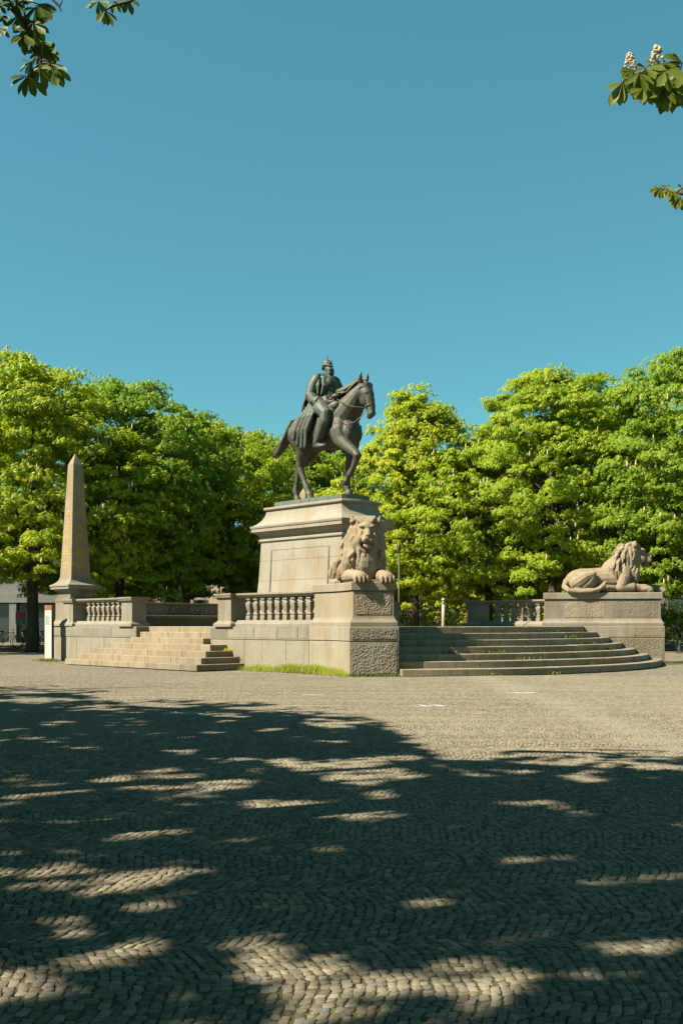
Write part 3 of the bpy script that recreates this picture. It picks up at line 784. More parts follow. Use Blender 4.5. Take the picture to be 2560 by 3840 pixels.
        t.tube(P, np.array([0.04, 0.05, 0.05, 0.034, 0.010])*w_, 6)
    for i in range(7):
        y = -0.09+0.03*i; t.tube([(2.05, y*.6, 3.74), (2.20, y, 3.66), (2.32, y*1.2, 3.48)], [0.045, 0.045, 0.015], 6)
    link('mane', remesh(t, 'mane', 'bronze_horse', 0.014, 0), horse)
    # harness
    t = MB()
    for s in (-1, 1):
        t.tube([(2.02, 0.19*s, 3.62), (2.14, 0.225*s, 3.32), (2.25, 0.20*s, 3.0), (2.30, 0.165*s, 2.78)], 0.018, 6)
        if s < 0: t.tube([(2.30, 0.17*s, 2.78), (2.20, 0.24*s, 2.55), (1.95, 0.36*s, 2.35), (1.65, 0.48*s, 2.30), (1.40, 0.50*s, 2.55), (1.15, 0.40*s, 3.0), (0.88, 0.2*s, 3.35)], 0.016, 6)
        t.tube([(2.30, 0.16*s, 2.80), (1.95, 0.42*s, 2.85), (1.5, 0.48*s, 3.05), (0.85, 0.2*s, 3.38)], 0.014, 6)
    ring = lambda c, rx, ry, tilt: [(c[0]+rx*cos(q)*cos(tilt), c[1]+ry*sin(q), c[2]+rx*cos(q)*sin(tilt)) for q in np.linspace(0, 2*pi, 17)]
    t.tube(ring((2.30, 0, 2.86), 0.175, 0.175, 0.25), 0.022, 6, False); t.tube(ring((2.10, 0, 3.50), 0.26, 0.24, 0.5), 0.02, 6, False)
    t.tube([(1.62, -0.30, 2.35), (1.72, -0.12, 2.15), (1.72, 0.12, 2.15), (1.62, 0.30, 2.35)], 0.025, 6)
    part('bridle', t, 'bronze', horse, True)
    t = MB()
    t.ell((0.25, 0, 3.02), (0.66, 0.34, 0.13)); t.ell((0.78, 0, 3.12), (0.14, 0.24, 0.16))
    for s in (-1, 1):
        t.loft([np.array([(x, (0.56+0.02*sin(9*x))*s*f, z) for x in (0.95, 0.45, -0.15)] + [(x, (0.50)*s*f, z) for x in (-0.15, 0.45, 0.95)]) for z, f in ((2.95, 0.78), (2.6, 0.98), (2.25, 1.0), (2.05, 0.97))])
        t.ell((1.02, 0.43*s, 2.98), (0.30, 0.16, 0.17), Matrix.Rotation(radians(-22), 3, 'Y')); t.ell((0.93, 0.46*s, 2.85), (0.24, 0.15, 0.15))
        t.tube([(0.60, 0.60*s, 2.6), (0.62, 0.68*s, 2.2), (0.60, 0.70*s, 1.78)], 0.025, 6)
        t.tube([(0.60+0.12*sin(q), 0.70*s, 1.70+0.13*cos(q)) for q in np.linspace(0, 2*pi, 13)], 0.02, 6, False)
    link('saddle', remesh(t, 'saddle', 'bronze', 0.022, 2), horse)
    # rider
    p = MB()
    p.ell((0.20, 0, 3.18), (0.36, 0.40, 0.28)); p.ell((0.22, 0, 3.55), (0.34, 0.40, 0.42)); p.ell((0.27, 0, 3.88), (0.36, 0.44, 0.38)); p.ell((0.40, -0.10, 3.92), (0.24, 0.26, 0.26)); p.ell((0.22, 0, 4.13), (0.22, 0.47, 0.15))
    p.ell((0.36, -0.02, 3.50), (0.30, 0.34, 0.34))
    p.tube([(0.24, 0, 4.10), (0.28, 0, 4.28), (0.31, 0, 4.40)], [0.20, 0.145, 0.135], 12)
    p.ell((0.33, -0.01, 4.48), (0.195, 0.165, 0.225)); p.ell((0.38, -0.01, 4.36), (0.155, 0.145, 0.12))
    p.tube([(0.515, -0.015, 4.53), (0.555, -0.015, 4.47), (0.535, -0.015, 4.45)], [0.025, 0.035, 0.03], 6)
    for s in (-1, 1):
        p.ell((0.43, 0.12*s, 4.37), (0.10, 0.06, 0.14)); p.ell((0.49, 0.09*s-.01, 4.42), (0.07, 0.09, 0.035)); p.ell((0.32, 0.165*s, 4.48), (0.04, 0.03, 0.065)); p.ell((0.49, 0.07*s, 4.55), (0.05, 0.05, 0.022))
        p.ell((0.44, 0.10*s, 4.29), (0.08, 0.05, 0.08))
    p.ell((0.47, 0, 4.31), (0.07, 0.06, 0.05))
    p.tube([(0.14, -0.42, 4.10), (0.04, -0.58, 3.78), (0.03, -0.66, 3.50), (0.22, -0.62, 3.30), (0.42, -0.54, 3.24)], [0.19, 0.20, 0.195, 0.175, 0.15], 12)
    p.tube([(0.24, 0.42, 4.10), (0.30, 0.58, 3.80), (0.42, 0.62, 3.56), (0.62, 0.42, 3.42), (0.76, 0.22, 3.38)], [0.19, 0.185, 0.165, 0.14, 0.12], 12)
    for (c, dr) in (((0.52, -0.48, 3.22), (1, 0.25, -0.25)), ((0.86, 0.13, 3.37), (1, -0.4, -0.1))):
        c = np.array(c); d = unit(np.array(dr)); side = unit(np.cross(d, (0, 0, 1)))
        p.ell(tuple(c), (0.10, 0.085, 0.06))
        for k in range(4):
            o = c+side*(0.06-0.04*k)+d*0.07; l = (0.08, 0.095, 0.09, 0.07)[k]
            p.tube([o, o+d*l*.6-np.array((0, 0, .02)), o+d*l*.7-np.array((0, 0, .075)), o+d*l*.25-np.array((0, 0, .10))], [0.026, 0.025, 0.023, 0.02], 6)
        o = c+side*0.08; p.tube([o, o+d*0.07+np.array((0, 0, .03)), o+d*0.12-np.array((0, 0, .01))], [0.03, 0.028, 0.02], 6)
    for s in (-1, 1):
        p.tube([(0.22, 0.30*s, 3.14), (0.58, 0.54*s, 2.98), (0.90, 0.62*s, 2.74), (0.86, 0.66*s, 2.50), (0.68, 0.68*s, 2.15), (0.50, 0.68*s, 1.80)], [0.30, 0.27, 0.225, 0.215, 0.195, 0.15], 12)
        p.tube([(0.46, 0.68*s, 1.74), (0.60, 0.70*s, 1.70), (0.76, 0.72*s, 1.68), (0.90, 0.72*s, 1.68)], [0.12, 0.10, 0.085, 0.05], 10)
        p.tube([(0.42, 0.68*s, 1.72), (0.30, 0.68*s, 1.70)], [0.05, 0.02], 6)
        for k in range(3):
            p.tube([(0.30+.2*k, (0.62+.05*k)*s, 3.05-.1*k), (0.62+.1*k, 0.72*s, 2.86-.12*k), (0.80, 0.80*s, 2.62-.1*k)], [0.05, 0.05, 0.02], 6)
            p.tube([(0.80-.06*k, (0.80-.02*k)*s, 2.48-.12*k), (0.64-.05*k, 0.80*s, 2.1-.05*k), (0.52, 0.76*s, 1.90)], [0.045, 0.04, 0.02], 6)
    for s in (-1, 1):    # skirts of the tunic over the thighs, cuffs, epaulettes
        for k in range(6):
            q = -0.10+0.11*k
            p.tube([(0.05+.09*k, 0.36*s, 3.40), (0.15+.10*k, (0.50-.02*k)*s, 3.16), (0.16+.13*k, (0.60-.015*k)*s, 2.92-.02*k+.05*(k % 2))], [0.08, 0.10, 0.07], 8)
        p.ell((0.17, 0.43*s, 4.19), (0.15, 0.12, 0.05))
    p.tube([(0.30, -0.60, 3.275), (0.38, -0.565, 3.25)], [0.185, 0.185], 12, False); p.tube([(0.64, 0.40, 3.42), (0.70, 0.31, 3.40)], [0.15, 0.15], 12, False)
    p.tube([(0.22+0.36*cos(q), 0.40*sin(q), 3.44) for q in np.linspace(0, 2*pi, 25)], 0.04, 6, False)
    for k in range(3):   # creases of the sleeve
        p.tube([(0.0+.07*k, -0.72+.03*k, 3.62-.12*k), (0.14+.07*k, -0.74, 3.52-.10*k), (0.20+.08*k, -0.62, 3.56-.10*k)], [0.03, 0.045, 0.02], 6)
    for k in range(5): p.ell((0.575-0.03*abs(k-2)*.5, -0.08, 3.98-0.13*k), (0.03, 0.03, 0.03))
    for k in range(5): p.tube([(0.56, -0.25, 4.0-0.14*k), (0.64, -0.05, 3.97-0.14*k), (0.56, 0.2, 4.0-0.14*k)], 0.028, 6)
    def small_head(mb):
        for v in mb.v:
            k = np.clip((v[:, 2:3]-4.22)/0.10, 0, 1); q = (v-np.array((0.31, -0.01, 4.28)))*np.array((0.82, 0.82, 0.90))+np.array((0.31, -0.01, 4.27)); v[:] = v*(1-k)+q*k
    small_head(p)
    def slim(mb):
        for v in mb.v:
            k = np.clip((v[:, 2:3]-3.05)/0.4, 0, 1); v[:] = v*(1-k)+(v*np.array((1.0, 0.90, 1.0))+np.array((0.05, 0, 0)))*k
    slim(p)
    rider = link('rider', remesh(p, 'rider', 'bronze', 0.019, 3), root)
    hm = MB(); hm.ell((0.31, -0.01, 4.645), (0.225, 0.195, 0.20)); hm.ell((0.43, -0.01, 4.585), (0.20, 0.18, 0.028), Matrix.Rotation(radians(12), 3, 'Y')); hm.ell((0.17, -0.01, 4.55), (0.13, 0.17, 0.06), Matrix.Rotation(radians(-35), 3, 'Y'))
    hm.tube([(0.31+0.235*cos(q), -0.01+0.20*sin(q), 4.60) for q in np.linspace(0, 2*pi, 19)], 0.02, 6, False)
    hm.ell((0.31, -0.01, 4.85), (0.07, 0.07, 0.03)); hm.tube([(0.31, -0.01, 4.84), (0.31, -0.01, 4.90), (0.31, -0.01, 4.93), (0.31, -0.01, 5.02)], [0.05, 0.028, 0.035, 0.008], 8)
    hm.ell((0.53, -0.01, 4.68), (0.025, 0.08, 0.08))
    small_head(hm)
    link('helmet', remesh(hm, 'helmet', 'bronze', 0.014, 1), rider)
    c = MB(); r = random.Random(9)
    # shoulder cape and collar
    for i in range(15):
        q = -pi*0.62+i*(1.24*pi/14); y = 0.52*sin(q); x = 0.16-0.40*cos(q)
        c.tube([(0.18-0.12*cos(q), 0.26*sin(q), 4.20), (0.14-0.26*cos(q), 0.46*sin(q), 4.08), (x, y*1.08, 3.8), (x-0.02, y*1.12, 3.5+0.04*(i % 2))], [0.06, 0.085, 0.06+0.02*(i % 2), 0.035], 7)
    for i in range(11):
        k = i/10; y = -0.60+1.2*k; zb = 3.05+0.05*(i % 2)
        c.tube([(-0.10, y*.75, 3.95), (-0.16, y*.95, 3.6), (-0.26-0.05*(i % 2), y*1.05, 3.3), (-0.28-0.08*(i % 2), y*1.05, zb-.03)], [0.07, 0.07, 0.055+.02*(i % 2), 0.04], 7)
    for k in range(4):
        c.tube([(0.16+.05*k, -0.34+.06*k, 4.22), (0.40+.02*k, -0.36+.05*k, 4.06), (0.46+.02*k, -0.42+.04*k, 3.78), (0.40-.03*k, -0.48+.05*k, 3.50-.05*k)], [0.07, 0.075, 0.06, 0.03], 7)
    c.tube([(0.14+0.15*cos(q), 0.17*sin(q), 4.25) for q in np.linspace(0.6, 2*pi-0.6, 15)], 0.06, 7)
    # long coat skirts over both flanks
    for s in (-1, 1):
        for i in range(8):
            k = i/7; o = 0.07*(i % 2)
            top = np.array((-0.12+0.40*k, 0.46*s, 3.26-0.02*k)); mid = np.array((-0.42+0.64*k, (0.57+o)*s, 2.78)); low = np.array((-0.64+0.64*k, (0.60+o*1.3)*s, 2.33)); bot = np.array((-0.72+0.66*k, (0.62+o)*s, 2.22-0.47*sin(k*pi*0.62)))
            c.tube([top, mid, low, bot], [0.08, 0.085, 0.095, 0.065], 7)
            c.tube([(top+mid)/2, (mid*1.0), (low+np.array((0.04, -0.05*s, 0)))], [0.07, 0.09, 0.09], 7)
    slim(c)
    link('cloak', remesh(c, 'cloak', 'bronze', 0.016, 1), rider)
equestrian()

# ------------------------------------------------------------------ carved lions
def lion(name, label, loc, rotz, mir, reach_near, reach_far, seed, yaw=0.0, tail=True):
    root = thing(name, label, 'lion statue', loc, rotz, 'carved stone lions on granite pedestals')
    r = random.Random(seed); b = MB(); m = mir      # m=-1 puts the tail on the lion's own right side
    b.ell((0.55, 0, 0.40), (0.55, 0.43, 0.41)); b.tube([(0.50, 0, 0.42), (1.0, 0, 0.44), (1.45, 0, 0.48), (1.85, 0, 0.52)], [0.40, 0.39, 0.40, 0.44], 16)
    b.ell((1.95, 0, 0.55), (0.46, 0.40, 0.54)); b.ell((1.35, 0, 0.20), (0.75, 0.36, 0.2))
    for s in (-1, 1):
        b.ell((0.58, 0.37*s, 0.37), (0.46, 0.20, 0.34), Matrix.Rotation(radians(-18), 3, 'Y')); b.tube([(0.40, 0.42*s, 0.34), (0.66, 0.46*s, 0.52), (0.86, 0.48*s, 0.60)], [0.24, 0.19, 0.12], 10)
        b.tube([(0.86, 0.48*s, 0.58), (0.78, 0.50*s, 0.36), (0.50, 0.50*s, 0.14)], [0.11, 0.10, 0.09], 10)
        b.tube([(0.36, 0.50*s, 0.11), (0.65, 0.52*s, 0.08), (0.92, 0.52*s, 0.07)], [0.10, 0.085, 0.08], 10)
        for k in range(3): b.ell((1.0, 0.52*s+(k-1)*0.06, 0.055), (0.08, 0.035, 0.055))
        b.tube([(1.92, 0.31*s, 0.80), (1.88, 0.38*s, 0.50), (1.80, 0.41*s, 0.24)], [0.23, 0.21, 0.17], 12)
        reach = reach_near if s == -1 else reach_far; y = 0.32*s
        b.tube([(1.76, 0.40*s, 0.18), (2.15, 0.38*s, 0.18), (reach-0.55, y*1.03, 0.17), (reach-0.32, y, 0.14)], [0.17, 0.165, 0.145, 0.14], 12)
        b.ell((reach-0.20, y, 0.12), (0.23, 0.20, 0.13)); b.ell((reach-0.27, y, 0.19), (0.17, 0.16, 0.09))
        for k in range(4):
            yy = y+(k-1.5)*0.098; b.ell((reach-0.05-0.03*abs(k-1.5), yy, 0.08), (0.115, 0.048, 0.09)); b.ell((reach+0.02-0.03*abs(k-1.5), yy, 0.02), (0.045, 0.03, 0.06))
    # neck and head
    b.tube([(1.52, 0, 0.70), (1.82, 0, 0.98), (2.04, 0, 1.22)], [0.39, 0.37, 0.33], 16)
    hd = MB(); 
    hd.ell((2.26, 0, 1.30), (0.26, 0.235, 0.245)); hd.ell((2.36, 0, 1.36), (0.18, 0.18, 0.13)); hd.tube([(2.38, 0, 1.34), (2.52, 0, 1.26), (2.66, 0, 1.19)], [0.10, 0.085, 0.075], 10)
    hd.ell((2.55, 0, 1.13), (0.17, 0.145, 0.115)); hd.ell((2.69, 0, 1.185), (0.055, 0.07, 0.04)); hd.ell((2.54, 0, 0.965), (0.13, 0.105, 0.065)); hd.ell((2.61, 0, 0.94), (0.055, 0.06, 0.06))
    for s in (-1, 1):
        hd.ell((2.61, 0.075*s, 1.085), (0.11, 0.075, 0.075)); hd.ell((2.43, 0.115*s, 1.385), (0.11, 0.085, 0.045), Matrix.Rotation(radians(15*s), 3, 'X')); hd.ell((2.455, 0.115*s, 1.29), (0.035, 0.04, 0.03))
        hd.ell((2.40, 0.165*s, 1.15), (0.14, 0.08, 0.14)); hd.tube([(2.16, 0.26*s, 1.46), (2.20, 0.33*s, 1.54), (2.20, 0.35*s, 1.62)], [0.09, 0.085, 0.03], 8)
    # mane locks
    for ring, (nr, rad, back, ln, th) in enumerate(((18, 0.26, 2.22, 0.30, 0.046), (20, 0.31, 2.08, 0.40, 0.052), (20, 0.35, 1.92, 0.44, 0.056), (18, 0.37, 1.76, 0.42, 0.058))):
        for i in range(nr):
            q = 2*pi*(i+0.5*(ring % 2))/nr + r.uniform(-0.08, 0.08)      # 0 = up
            cy, cz = sin(q), cos(q)
            base = np.array((back, rad*0.80*cy, 1.24-0.06*ring+rad*0.92*cz))
            out_ = np.array((-0.30, cy*0.62, cz*0.55)); down = np.array((-0.12, 0.15*cy, -0.9))
            L = ln*r.uniform(0.8, 1.25); base = base+np.array((r.uniform(-.06, .06), 0, 0))+np.array((0, cy, cz))*r.uniform(-0.05, 0.03)
            p1 = base+out_*L*0.40; p2 = p1+(out_*0.50+down*0.50)*L*0.5; p3 = p2+(out_*0.25+down*0.85)*L*0.45+np.array((r.uniform(-.05, .10), r.uniform(-.05, .05), 0))
            hd.tube([base, p1, p2, p3], [th*0.9, th*1.15, th, th*0.35], 8)
    for i in range(7):   # forelock
        y = (i-3)*0.06; hd.tube([(2.34, y*.7, 1.50), (2.22, y*1.1, 1.58), (2.02, y*1.5, 1.54), (1.88, y*1.6, 1.36)], [0.045, 0.075, 0.075, 0.04], 8)
    for s in (-1, 1):   # heavy locks framing the face like curtains
        for (x0, y0, z0, y1, z1, y2, z2, y3, z3, rr) in ((2.18, .21, 1.52, .29, 1.36, .29, 1.02, .10, .74, .078), (2.08, .26, 1.52, .35, 1.28, .36, .92, .21, .58, .085), (1.97, .30, 1.46, .39, 1.18, .41, .80, .30, .46, .085)):
            for q in (-1, 0, 1):
                dx, dy = 0.035*q, 0.050*q
                hd.tube([(x0+dx, (y0-dy*.4)*s, z0+.02*q), (x0+.03+dx*1.6, (y1-dy)*s, z1), (x0+.05+dx*1.8, (y2-dy*1.2)*s, z2+.04*q), (x0+.15+dx, (y3-dy*.3)*s, z3+.09*q)], [rr*.55, rr*.72, rr*.75, rr*.22], 7)
    for v in hd.v:
        q = (v-np.array((1.95, 0, 1.10)))*np.array((1.08, 1.02, 1.14))+np.array((1.95, 0, 1.07)); k = np.clip((v[:, 2:3]-0.45)/0.5, 0, 1); v[:] = v*(1-k)+q*k
    if yaw:
        c, s_ = cos(yaw), sin(yaw); V = []
        for v in hd.v:
            d = v-np.array((2.05, 0, 0)); V.append(np.column_stack([2.05+c*d[:, 0]-s_*d[:, 1], s_*d[:, 0]+c*d[:, 1], v[:, 2]]))
        hd.v = V
    b.v += hd.v; b.f += [tuple(i+b.n for i in f) for f in hd.f]; b.n += hd.n
    for row, (zt, zb_, n_, xo, rr) in enumerate(((0.98, 0.36, 6, 0.06, 0.062), (0.84, 0.18, 8, 0.03, 0.062))):   # long chest locks
        for i in range(n_):
            y = -0.34+0.68*i/(n_-1)+r.uniform(-.02, .02); x = 2.30-0.9*y*y+xo; zz = zb_+r.uniform(-.04, .26); zt = zt+r.uniform(-.10, .10)
            b.tube([(x-0.30, y*.9, zt+.06), (x-.03, y*1.04, zt*.65+zz*.35), (x+r.uniform(-.05, .01), y*1.02+r.uniform(-.03, .03), zt*.3+zz*.7), (x-0.06, y+r.uniform(-.05, .05), zz)], [rr*.8, rr*1.1, rr, rr*.3], 8)
    for s in (-1, 1):
        for i in range(9):
            x = 1.55+0.09*i; z = 0.95-0.10*(i % 3); L = r.uniform(0.25, 0.4)
            b.tube([(x, 0.36*s, z), (x-0.05, 0.46*s, z-L*0.45), (x-0.03, 0.45*s, z-L)], [0.07, 0.065, 0.02], 8)
    if tail:
        y = 0.58*m
        b.tube([(0.05, 0.10*m, 0.40), (-0.03, 0.30*m, 0.20), (0.10, y, 0.07), (0.45, y+0.04*m, 0.03), (0.80, y+0.03*m, 0.05), (1.05, y, 0.12), (1.20, y-0.02*m, 0.24), (1.26, y-0.03*m, 0.36)], [0.11, 0.10, 0.085, 0.075, 0.07, 0.075, 0.085, 0.03], 10)
    link('body', remesh(b, 'lion_body', 'sandstone', 0.0115, 1), root)
    return root
sN = 0.8; aN = radians(11)
lion('lion_statue', 'stone lion facing the viewer with shaggy mane on the nearest pedestal', (0.80-sin(aN)*3.12, 24.10+cos(aN)*3.12, 2.295), radians(-90)+aN, 1, 3.14, 3.18, 3, yaw=-0.11)
rc = 0.5*(mpt(FR)+mpt(FL)); 
aR = math.atan2(dR[1], dR[0])
lion('lion_statue', 'stone lion lying in profile facing right with tail curled along its flank', (rc[0]-dR[0]*3.10, rc[1]-dR[1]*3.10, 2.295), aR, -1, 2.75, 3.28, 4)
b = MB(); R_ = Matrix.Rotation(radians(20), 3, 'Z'); b.box((-0.16, -0.06, 0), (0.16, 0.06, 0.05), R_, (0.78, 24.32, 2.302)); me = b.mesh('plank', 'wood_plank', shift=(0.78, 24.32, 2.302)); bevel(me, 0.006)
tag(link('wooden_plank', me, None, (0.78, 24.32, 2.302)), 'small orange-brown wooden block between the front paws of the nearest lion', 'plank')

# ------------------------------------------------------------------ information stele
def stele():
    p = Mw(-7.12, -6.55); root = thing('information_stele', 'slim pale grey information stele with rust red top beside the left obelisk', 'information sign', tuple(p), radians(-30))
    b = MB(); b.box((-0.17, -0.055, 0), (0.17, 0.055, 0.04)); b.box((-0.17, -0.05, 0.04), (0.17, 0.05, 1.93)); part('frame', b, 'steel', root)
    b = MB(); b.box((-0.165, -0.06, 0.05), (0.165, -0.052, 1.76)); part('panel', b, 'panel', root)
    b = MB(); b.box((-0.172, -0.062, 1.765), (0.172, 0.053, 1.935)); part('header', b, 'rust', root)
    b = MB()
    for i in range(9): b.box((-0.13, -0.063, 1.55-0.035*i), (0.02+0.09*((i*7) % 3)/2, -0.0605, 1.558-0.035*i))
    part('text_lines', b, 'steel', root)
stele()

# ------------------------------------------------------------------ trees
def rosettes(cen, axis, size, nl, droop0, droop1, r, wfac=0.34):
    """palmate leaves: nl drooping leaflets round each centre; returns verts, quads"""
    N = len(cen); axis = unit(axis)
    ref = unit(r.normal(0, 1, (N, 3))); a = unit(np.cross(axis, ref)); b = np.cross(axis, a)
    ang = (np.arange(nl)[None]+r.uniform(-0.2, 0.2, (N, nl)))*2*pi/nl
    rad = np.cos(ang)[..., None]*a[:, None]+np.sin(ang)[..., None]*b[:, None]
    d = r.uniform(droop0, droop1, (N, nl))[..., None]
    dr = rad*np.cos(d)-axis[:, None]*np.sin(d)
    side = unit(np.cross(dr, axis[:, None]+0.001)); L = (size[:, None]*r.uniform(0.75, 1.1, (N, nl)))[..., None]
    base = cen[:, None]+dr*L*0.04
    midp = cen[:, None]+dr*L*0.62+np.cross(side, dr)*L*0.05; tip = cen[:, None]+dr*L
    tip = tip+np.array((0, 0, -1.0))*L*0.10
    lft = midp+side*L*wfac*0.5; rgt = midp-side*L*wfac*0.5
    V = np.stack([base, lft, tip, rgt], 2).reshape(-1, 3)
    Qd = np.arange(len(V)).reshape(-1, 4)
    return V, Qd

def crown_clumps(H, Rc, zb, n, r, lump=0.22, skirt=0.0):
    """clump centres and outward directions on an uneven ovoid crown"""
    k1 = r.normal(0, 1, (6, 3)); ph = r.uniform(0, 6.28, 6)
    d = unit(r.normal(0, 1, (n, 3))); d[:, 2] = np.where(d[:, 2] < -0.75, -d[:, 2], d[:, 2])
    f = 1+lump*sum(np.sin(d @ (k1[i]*2.2)+ph[i]) for i in range(6))/2.4
    rad = np.where(r.random(n) < 0.72, r.uniform(0.84, 1.04, n), r.uniform(0.40, 0.84, n))
    zc = zb+(H-zb)*0.42; hz = np.where(d[:, 2] > 0, H-zc, (zc-zb)*1.12)
    tap = np.where(d[:, 2] > 0, 1-0.20*d[:, 2]**2, 1.0+0.10*np.abs(d[:, 2]))
    P = np.stack([d[:, 0]*Rc*f*tap*rad, d[:, 1]*Rc*f*tap*rad, zc+d[:, 2]*hz*(0.85+0.15*f)*rad], 1)
    P[:, 2] = np.maximum(P[:, 2], zb+r.uniform(0, 0.5, n))
    m = int(n*skirt)
    if m:
        q = r.uniform(0, 6.28, m); R = Rc*r.uniform(0.45, 0.98, m)
        S_ = np.stack([np.cos(q)*R, np.sin(q)*R, zb+r.uniform(0.0, 2.4, m)], 1); D_ = np.stack([np.cos(q), np.sin(q), np.full(m, -0.1)], 1)
        P = np.concatenate([P, S_]); d = np.concatenate([d, D_])
    return P, d
def tree_meshes(seed, H=14.0, Rc=5.9, zb=2.7, n=540, leaf=0.19, per=46, bloom=0.22):
    r = np.random.default_rng(seed)
    P, d = crown_clumps(H, Rc, zb, n, r, 0.26, 0.11); n = len(P)
    cs = r.uniform(0.35, 1.15, n)
    dd = unit(r.normal(0, 1, (n, per, 3))); dd[..., 2] = np.abs(dd[..., 2])*0.70-0.15
    cen = P[:, None]+dd*cs[:, None, None]*r.uniform(0.35, 1.05, (n, per, 1))
    ax = unit(dd*0.7+d[:, None]*0.55+np.array((0, 0, 0.45)))
    V, Qd = rosettes(cen.reshape(-1, 3), ax.reshape(-1, 3), r.uniform(0.75, 1.2, n*per)*leaf, 6, 0.25, 1.05, r, 0.36)
    crown = quads_mesh('crown', V, Qd, 'leaf')
    # blossoms: upright spikes on the outer clumps
    sel = np.where((r.random(n) < bloom) & (np.linalg.norm(P[:, :2], axis=1) > 0.5*Rc) & (P[:, 2] < H*0.8))[0]
    b = MB()
    for i in sel:
        for k in range(r.integers(1, 4)):
            c = P[i]+np.array((r.uniform(-.6, .6), r.uniform(-.6, .6), cs[i]*0.45+r.uniform(-.15, .05))); h = r.uniform(0.20, 0.32)
            b.tube([c, c+np.array((0.01, 0, h*0.45)), c+np.array((0.0, 0.01, h))], [0.045, 0.04, 0.010], 5, False)
    bl = b.mesh('blossoms', 'blossom', True, False)
    # trunk and limbs
    b = MB(); tz = zb+1.2
    b.tube([(0, 0, -0.1), (0.02, 0, 0.3), (0.04, 0.03, 1.4), (0.0, 0.05, tz)], [0.36, 0.29, 0.25, 0.23], 12, False)
    b.tube([(0.0, 0.05, tz-0.2), (0.15, -0.1, tz+2.2), (0.0, 0.1, H*0.62), (0.1, 0, H*0.84)], [0.22, 0.16, 0.10, 0.03], 8, False)
    for i in range(11):
        q = 2*pi*i/11+r.uniform(-.25, .25); z1 = tz-0.5+r.uniform(0, 3.2); l = Rc*r.uniform(0.6, 0.85); up = r.uniform(0.8, 3.4)
        p0 = np.array((0, 0, z1)); p3 = np.array((l*cos(q), l*sin(q), z1+up)); p1 = p0*0.65+p3*0.35+np.array((0, 0, 0.35)); p2 = p0*0.3+p3*0.7+np.array((r.uniform(-.3, .3), r.uniform(-.3, .3), 0.45))
        b.tube([p0, p1, p2, p3], [0.13, 0.10, 0.065, 0.02], 7, False)
        for k in range(2):
            e = p2+np.array((r.uniform(-1, 1)*1.2, r.uniform(-1, 1)*1.2, r.uniform(0.2, 1.4))); b.tube([p2, 0.5*(p2+e)+np.array((0, 0, .1)), e], [0.05, 0.035, 0.012], 6, False)
    tk = b.mesh('trunk', 'bark', True)
    return crown, bl, tk
TM = [tree_meshes(100, 13.7, 5.5, 2.8), tree_meshes(101, 13.3, 5.1, 2.9), tree_meshes(102, 14.2, 5.6, 2.7, 560), tree_meshes(103, 12.8, 3.8, 1.9, 390), tree_meshes(104, 13.8, 5.4, 2.6, 540, 0.19, 46, 0.95)]
TREE_GROUP = 'chestnut trees ringing the square'
def tree(k, x, y, s, rz, label, sz=1.0):
    root = thing('chestnut_tree', label, 'tree', (x, y, 0), rz, TREE_GROUP); root.scale = (s, s, s*sz)
    c, bl, tk = TM[k]
    link('trunk', tk, root); link('crown', c, root); o = link('blossoms', bl, root); o['kind'] = 'stuff'
    return root
tree(0, -14.6, 47, 1.0, 0.3, 'tall chestnut tree at the left edge, its dark trunk left of the stele')
tree(2, -11.3, 51, 0.96, 1.9, 'broad chestnut tree directly behind the lettered obelisk')
tree(1, -8.9, 57, 1.0, 4.2, 'chestnut tree behind the graffiti bench, right of the lettered obelisk')
tree(0, -6.8, 63, 0.97, 2.8, 'chestnut tree left of the tail of the bronze horse')
tree(4, -4.0, 70, 1.03, 5.0, 'more distant blossoming chestnut below the tail of the bronze horse')
tree(4, 0.2, 74, 1.03, 0.8, 'distant chestnut seen between the legs of the bronze horse')
tree(3, 3.9, 53, 1.04, 1.1, 'narrow chestnut tree just right of the statue with a pale trunk', 1.0)
tree(1, 8.0, 54, 0.90, 3.3, 'round chestnut tree behind the shaded balustrade')
tree(2, 10.6, 50, 0.98, 2.2, 'large chestnut tree left of the lion in profile')
tree(0, 14.2, 55, 0.98, 5.6, 'chestnut tree rising behind the lion in profile')
tree(2, 16.4, 46.5, 0.98, 0.4, 'tall chestnut tree at the right edge with a thick dark trunk')
tree(0, -23.5, 44.5, 0.95, 2.0, 'chestnut tree just outside the left edge shading the ground under its neighbours')
tree(2, -24.5, 53, 0.95, 3.0, 'chestnut tree outside the left edge in front of the shop building')
tree(1, -18.5, 60, 1.05, 1.0, 'chestnut tree in the second row at the far left')
tree(0, -14.0, 66, 0.95, 3.9, 'shaded chestnut in the second row behind the lettered obelisk')
tree(2, 7.0, 68, 0.92, 2.5, 'chestnut in the second row to the right of the statue')
tree(1, 13.5, 68, 0.98, 0.2, 'chestnut in the second row behind the shaded balustrade')
tree(0, 21.5, 60, 1.05, 4.6, 'chestnut in the second row at the far right')

# trees standing beside and behind the viewer, whose shade falls on the paving -------------
fwd = np.array((cos(radians(SUN_P)), sin(radians(SUN_P))))/math.tan(radians(SUN_E))
def in_frame(P, m=0.35):
    Y = np.maximum(P[:, 1], 0.05)
    return (P[:, 1] > 0.2) & (np.abs(P[:, 0]) < 0.343*Y+m) & ((P[:, 2]-EYE) < 0.628*Y+m)
EDGE = np.array([(-14, 20), (-7.2, 20.3), (-6, 19.6), (-4.6, 18.6), (-4.2, 16.6), (-4.0, 15.8), (-2.4, 15.7), (-1.2, 15.2), (0, 13.9), (.5, 12.4), (.8, 10.6), (.85, 9.7), (1.4, 9.35), (2.2, 9.0), (3.2, 9.4), (8, 9.5)])
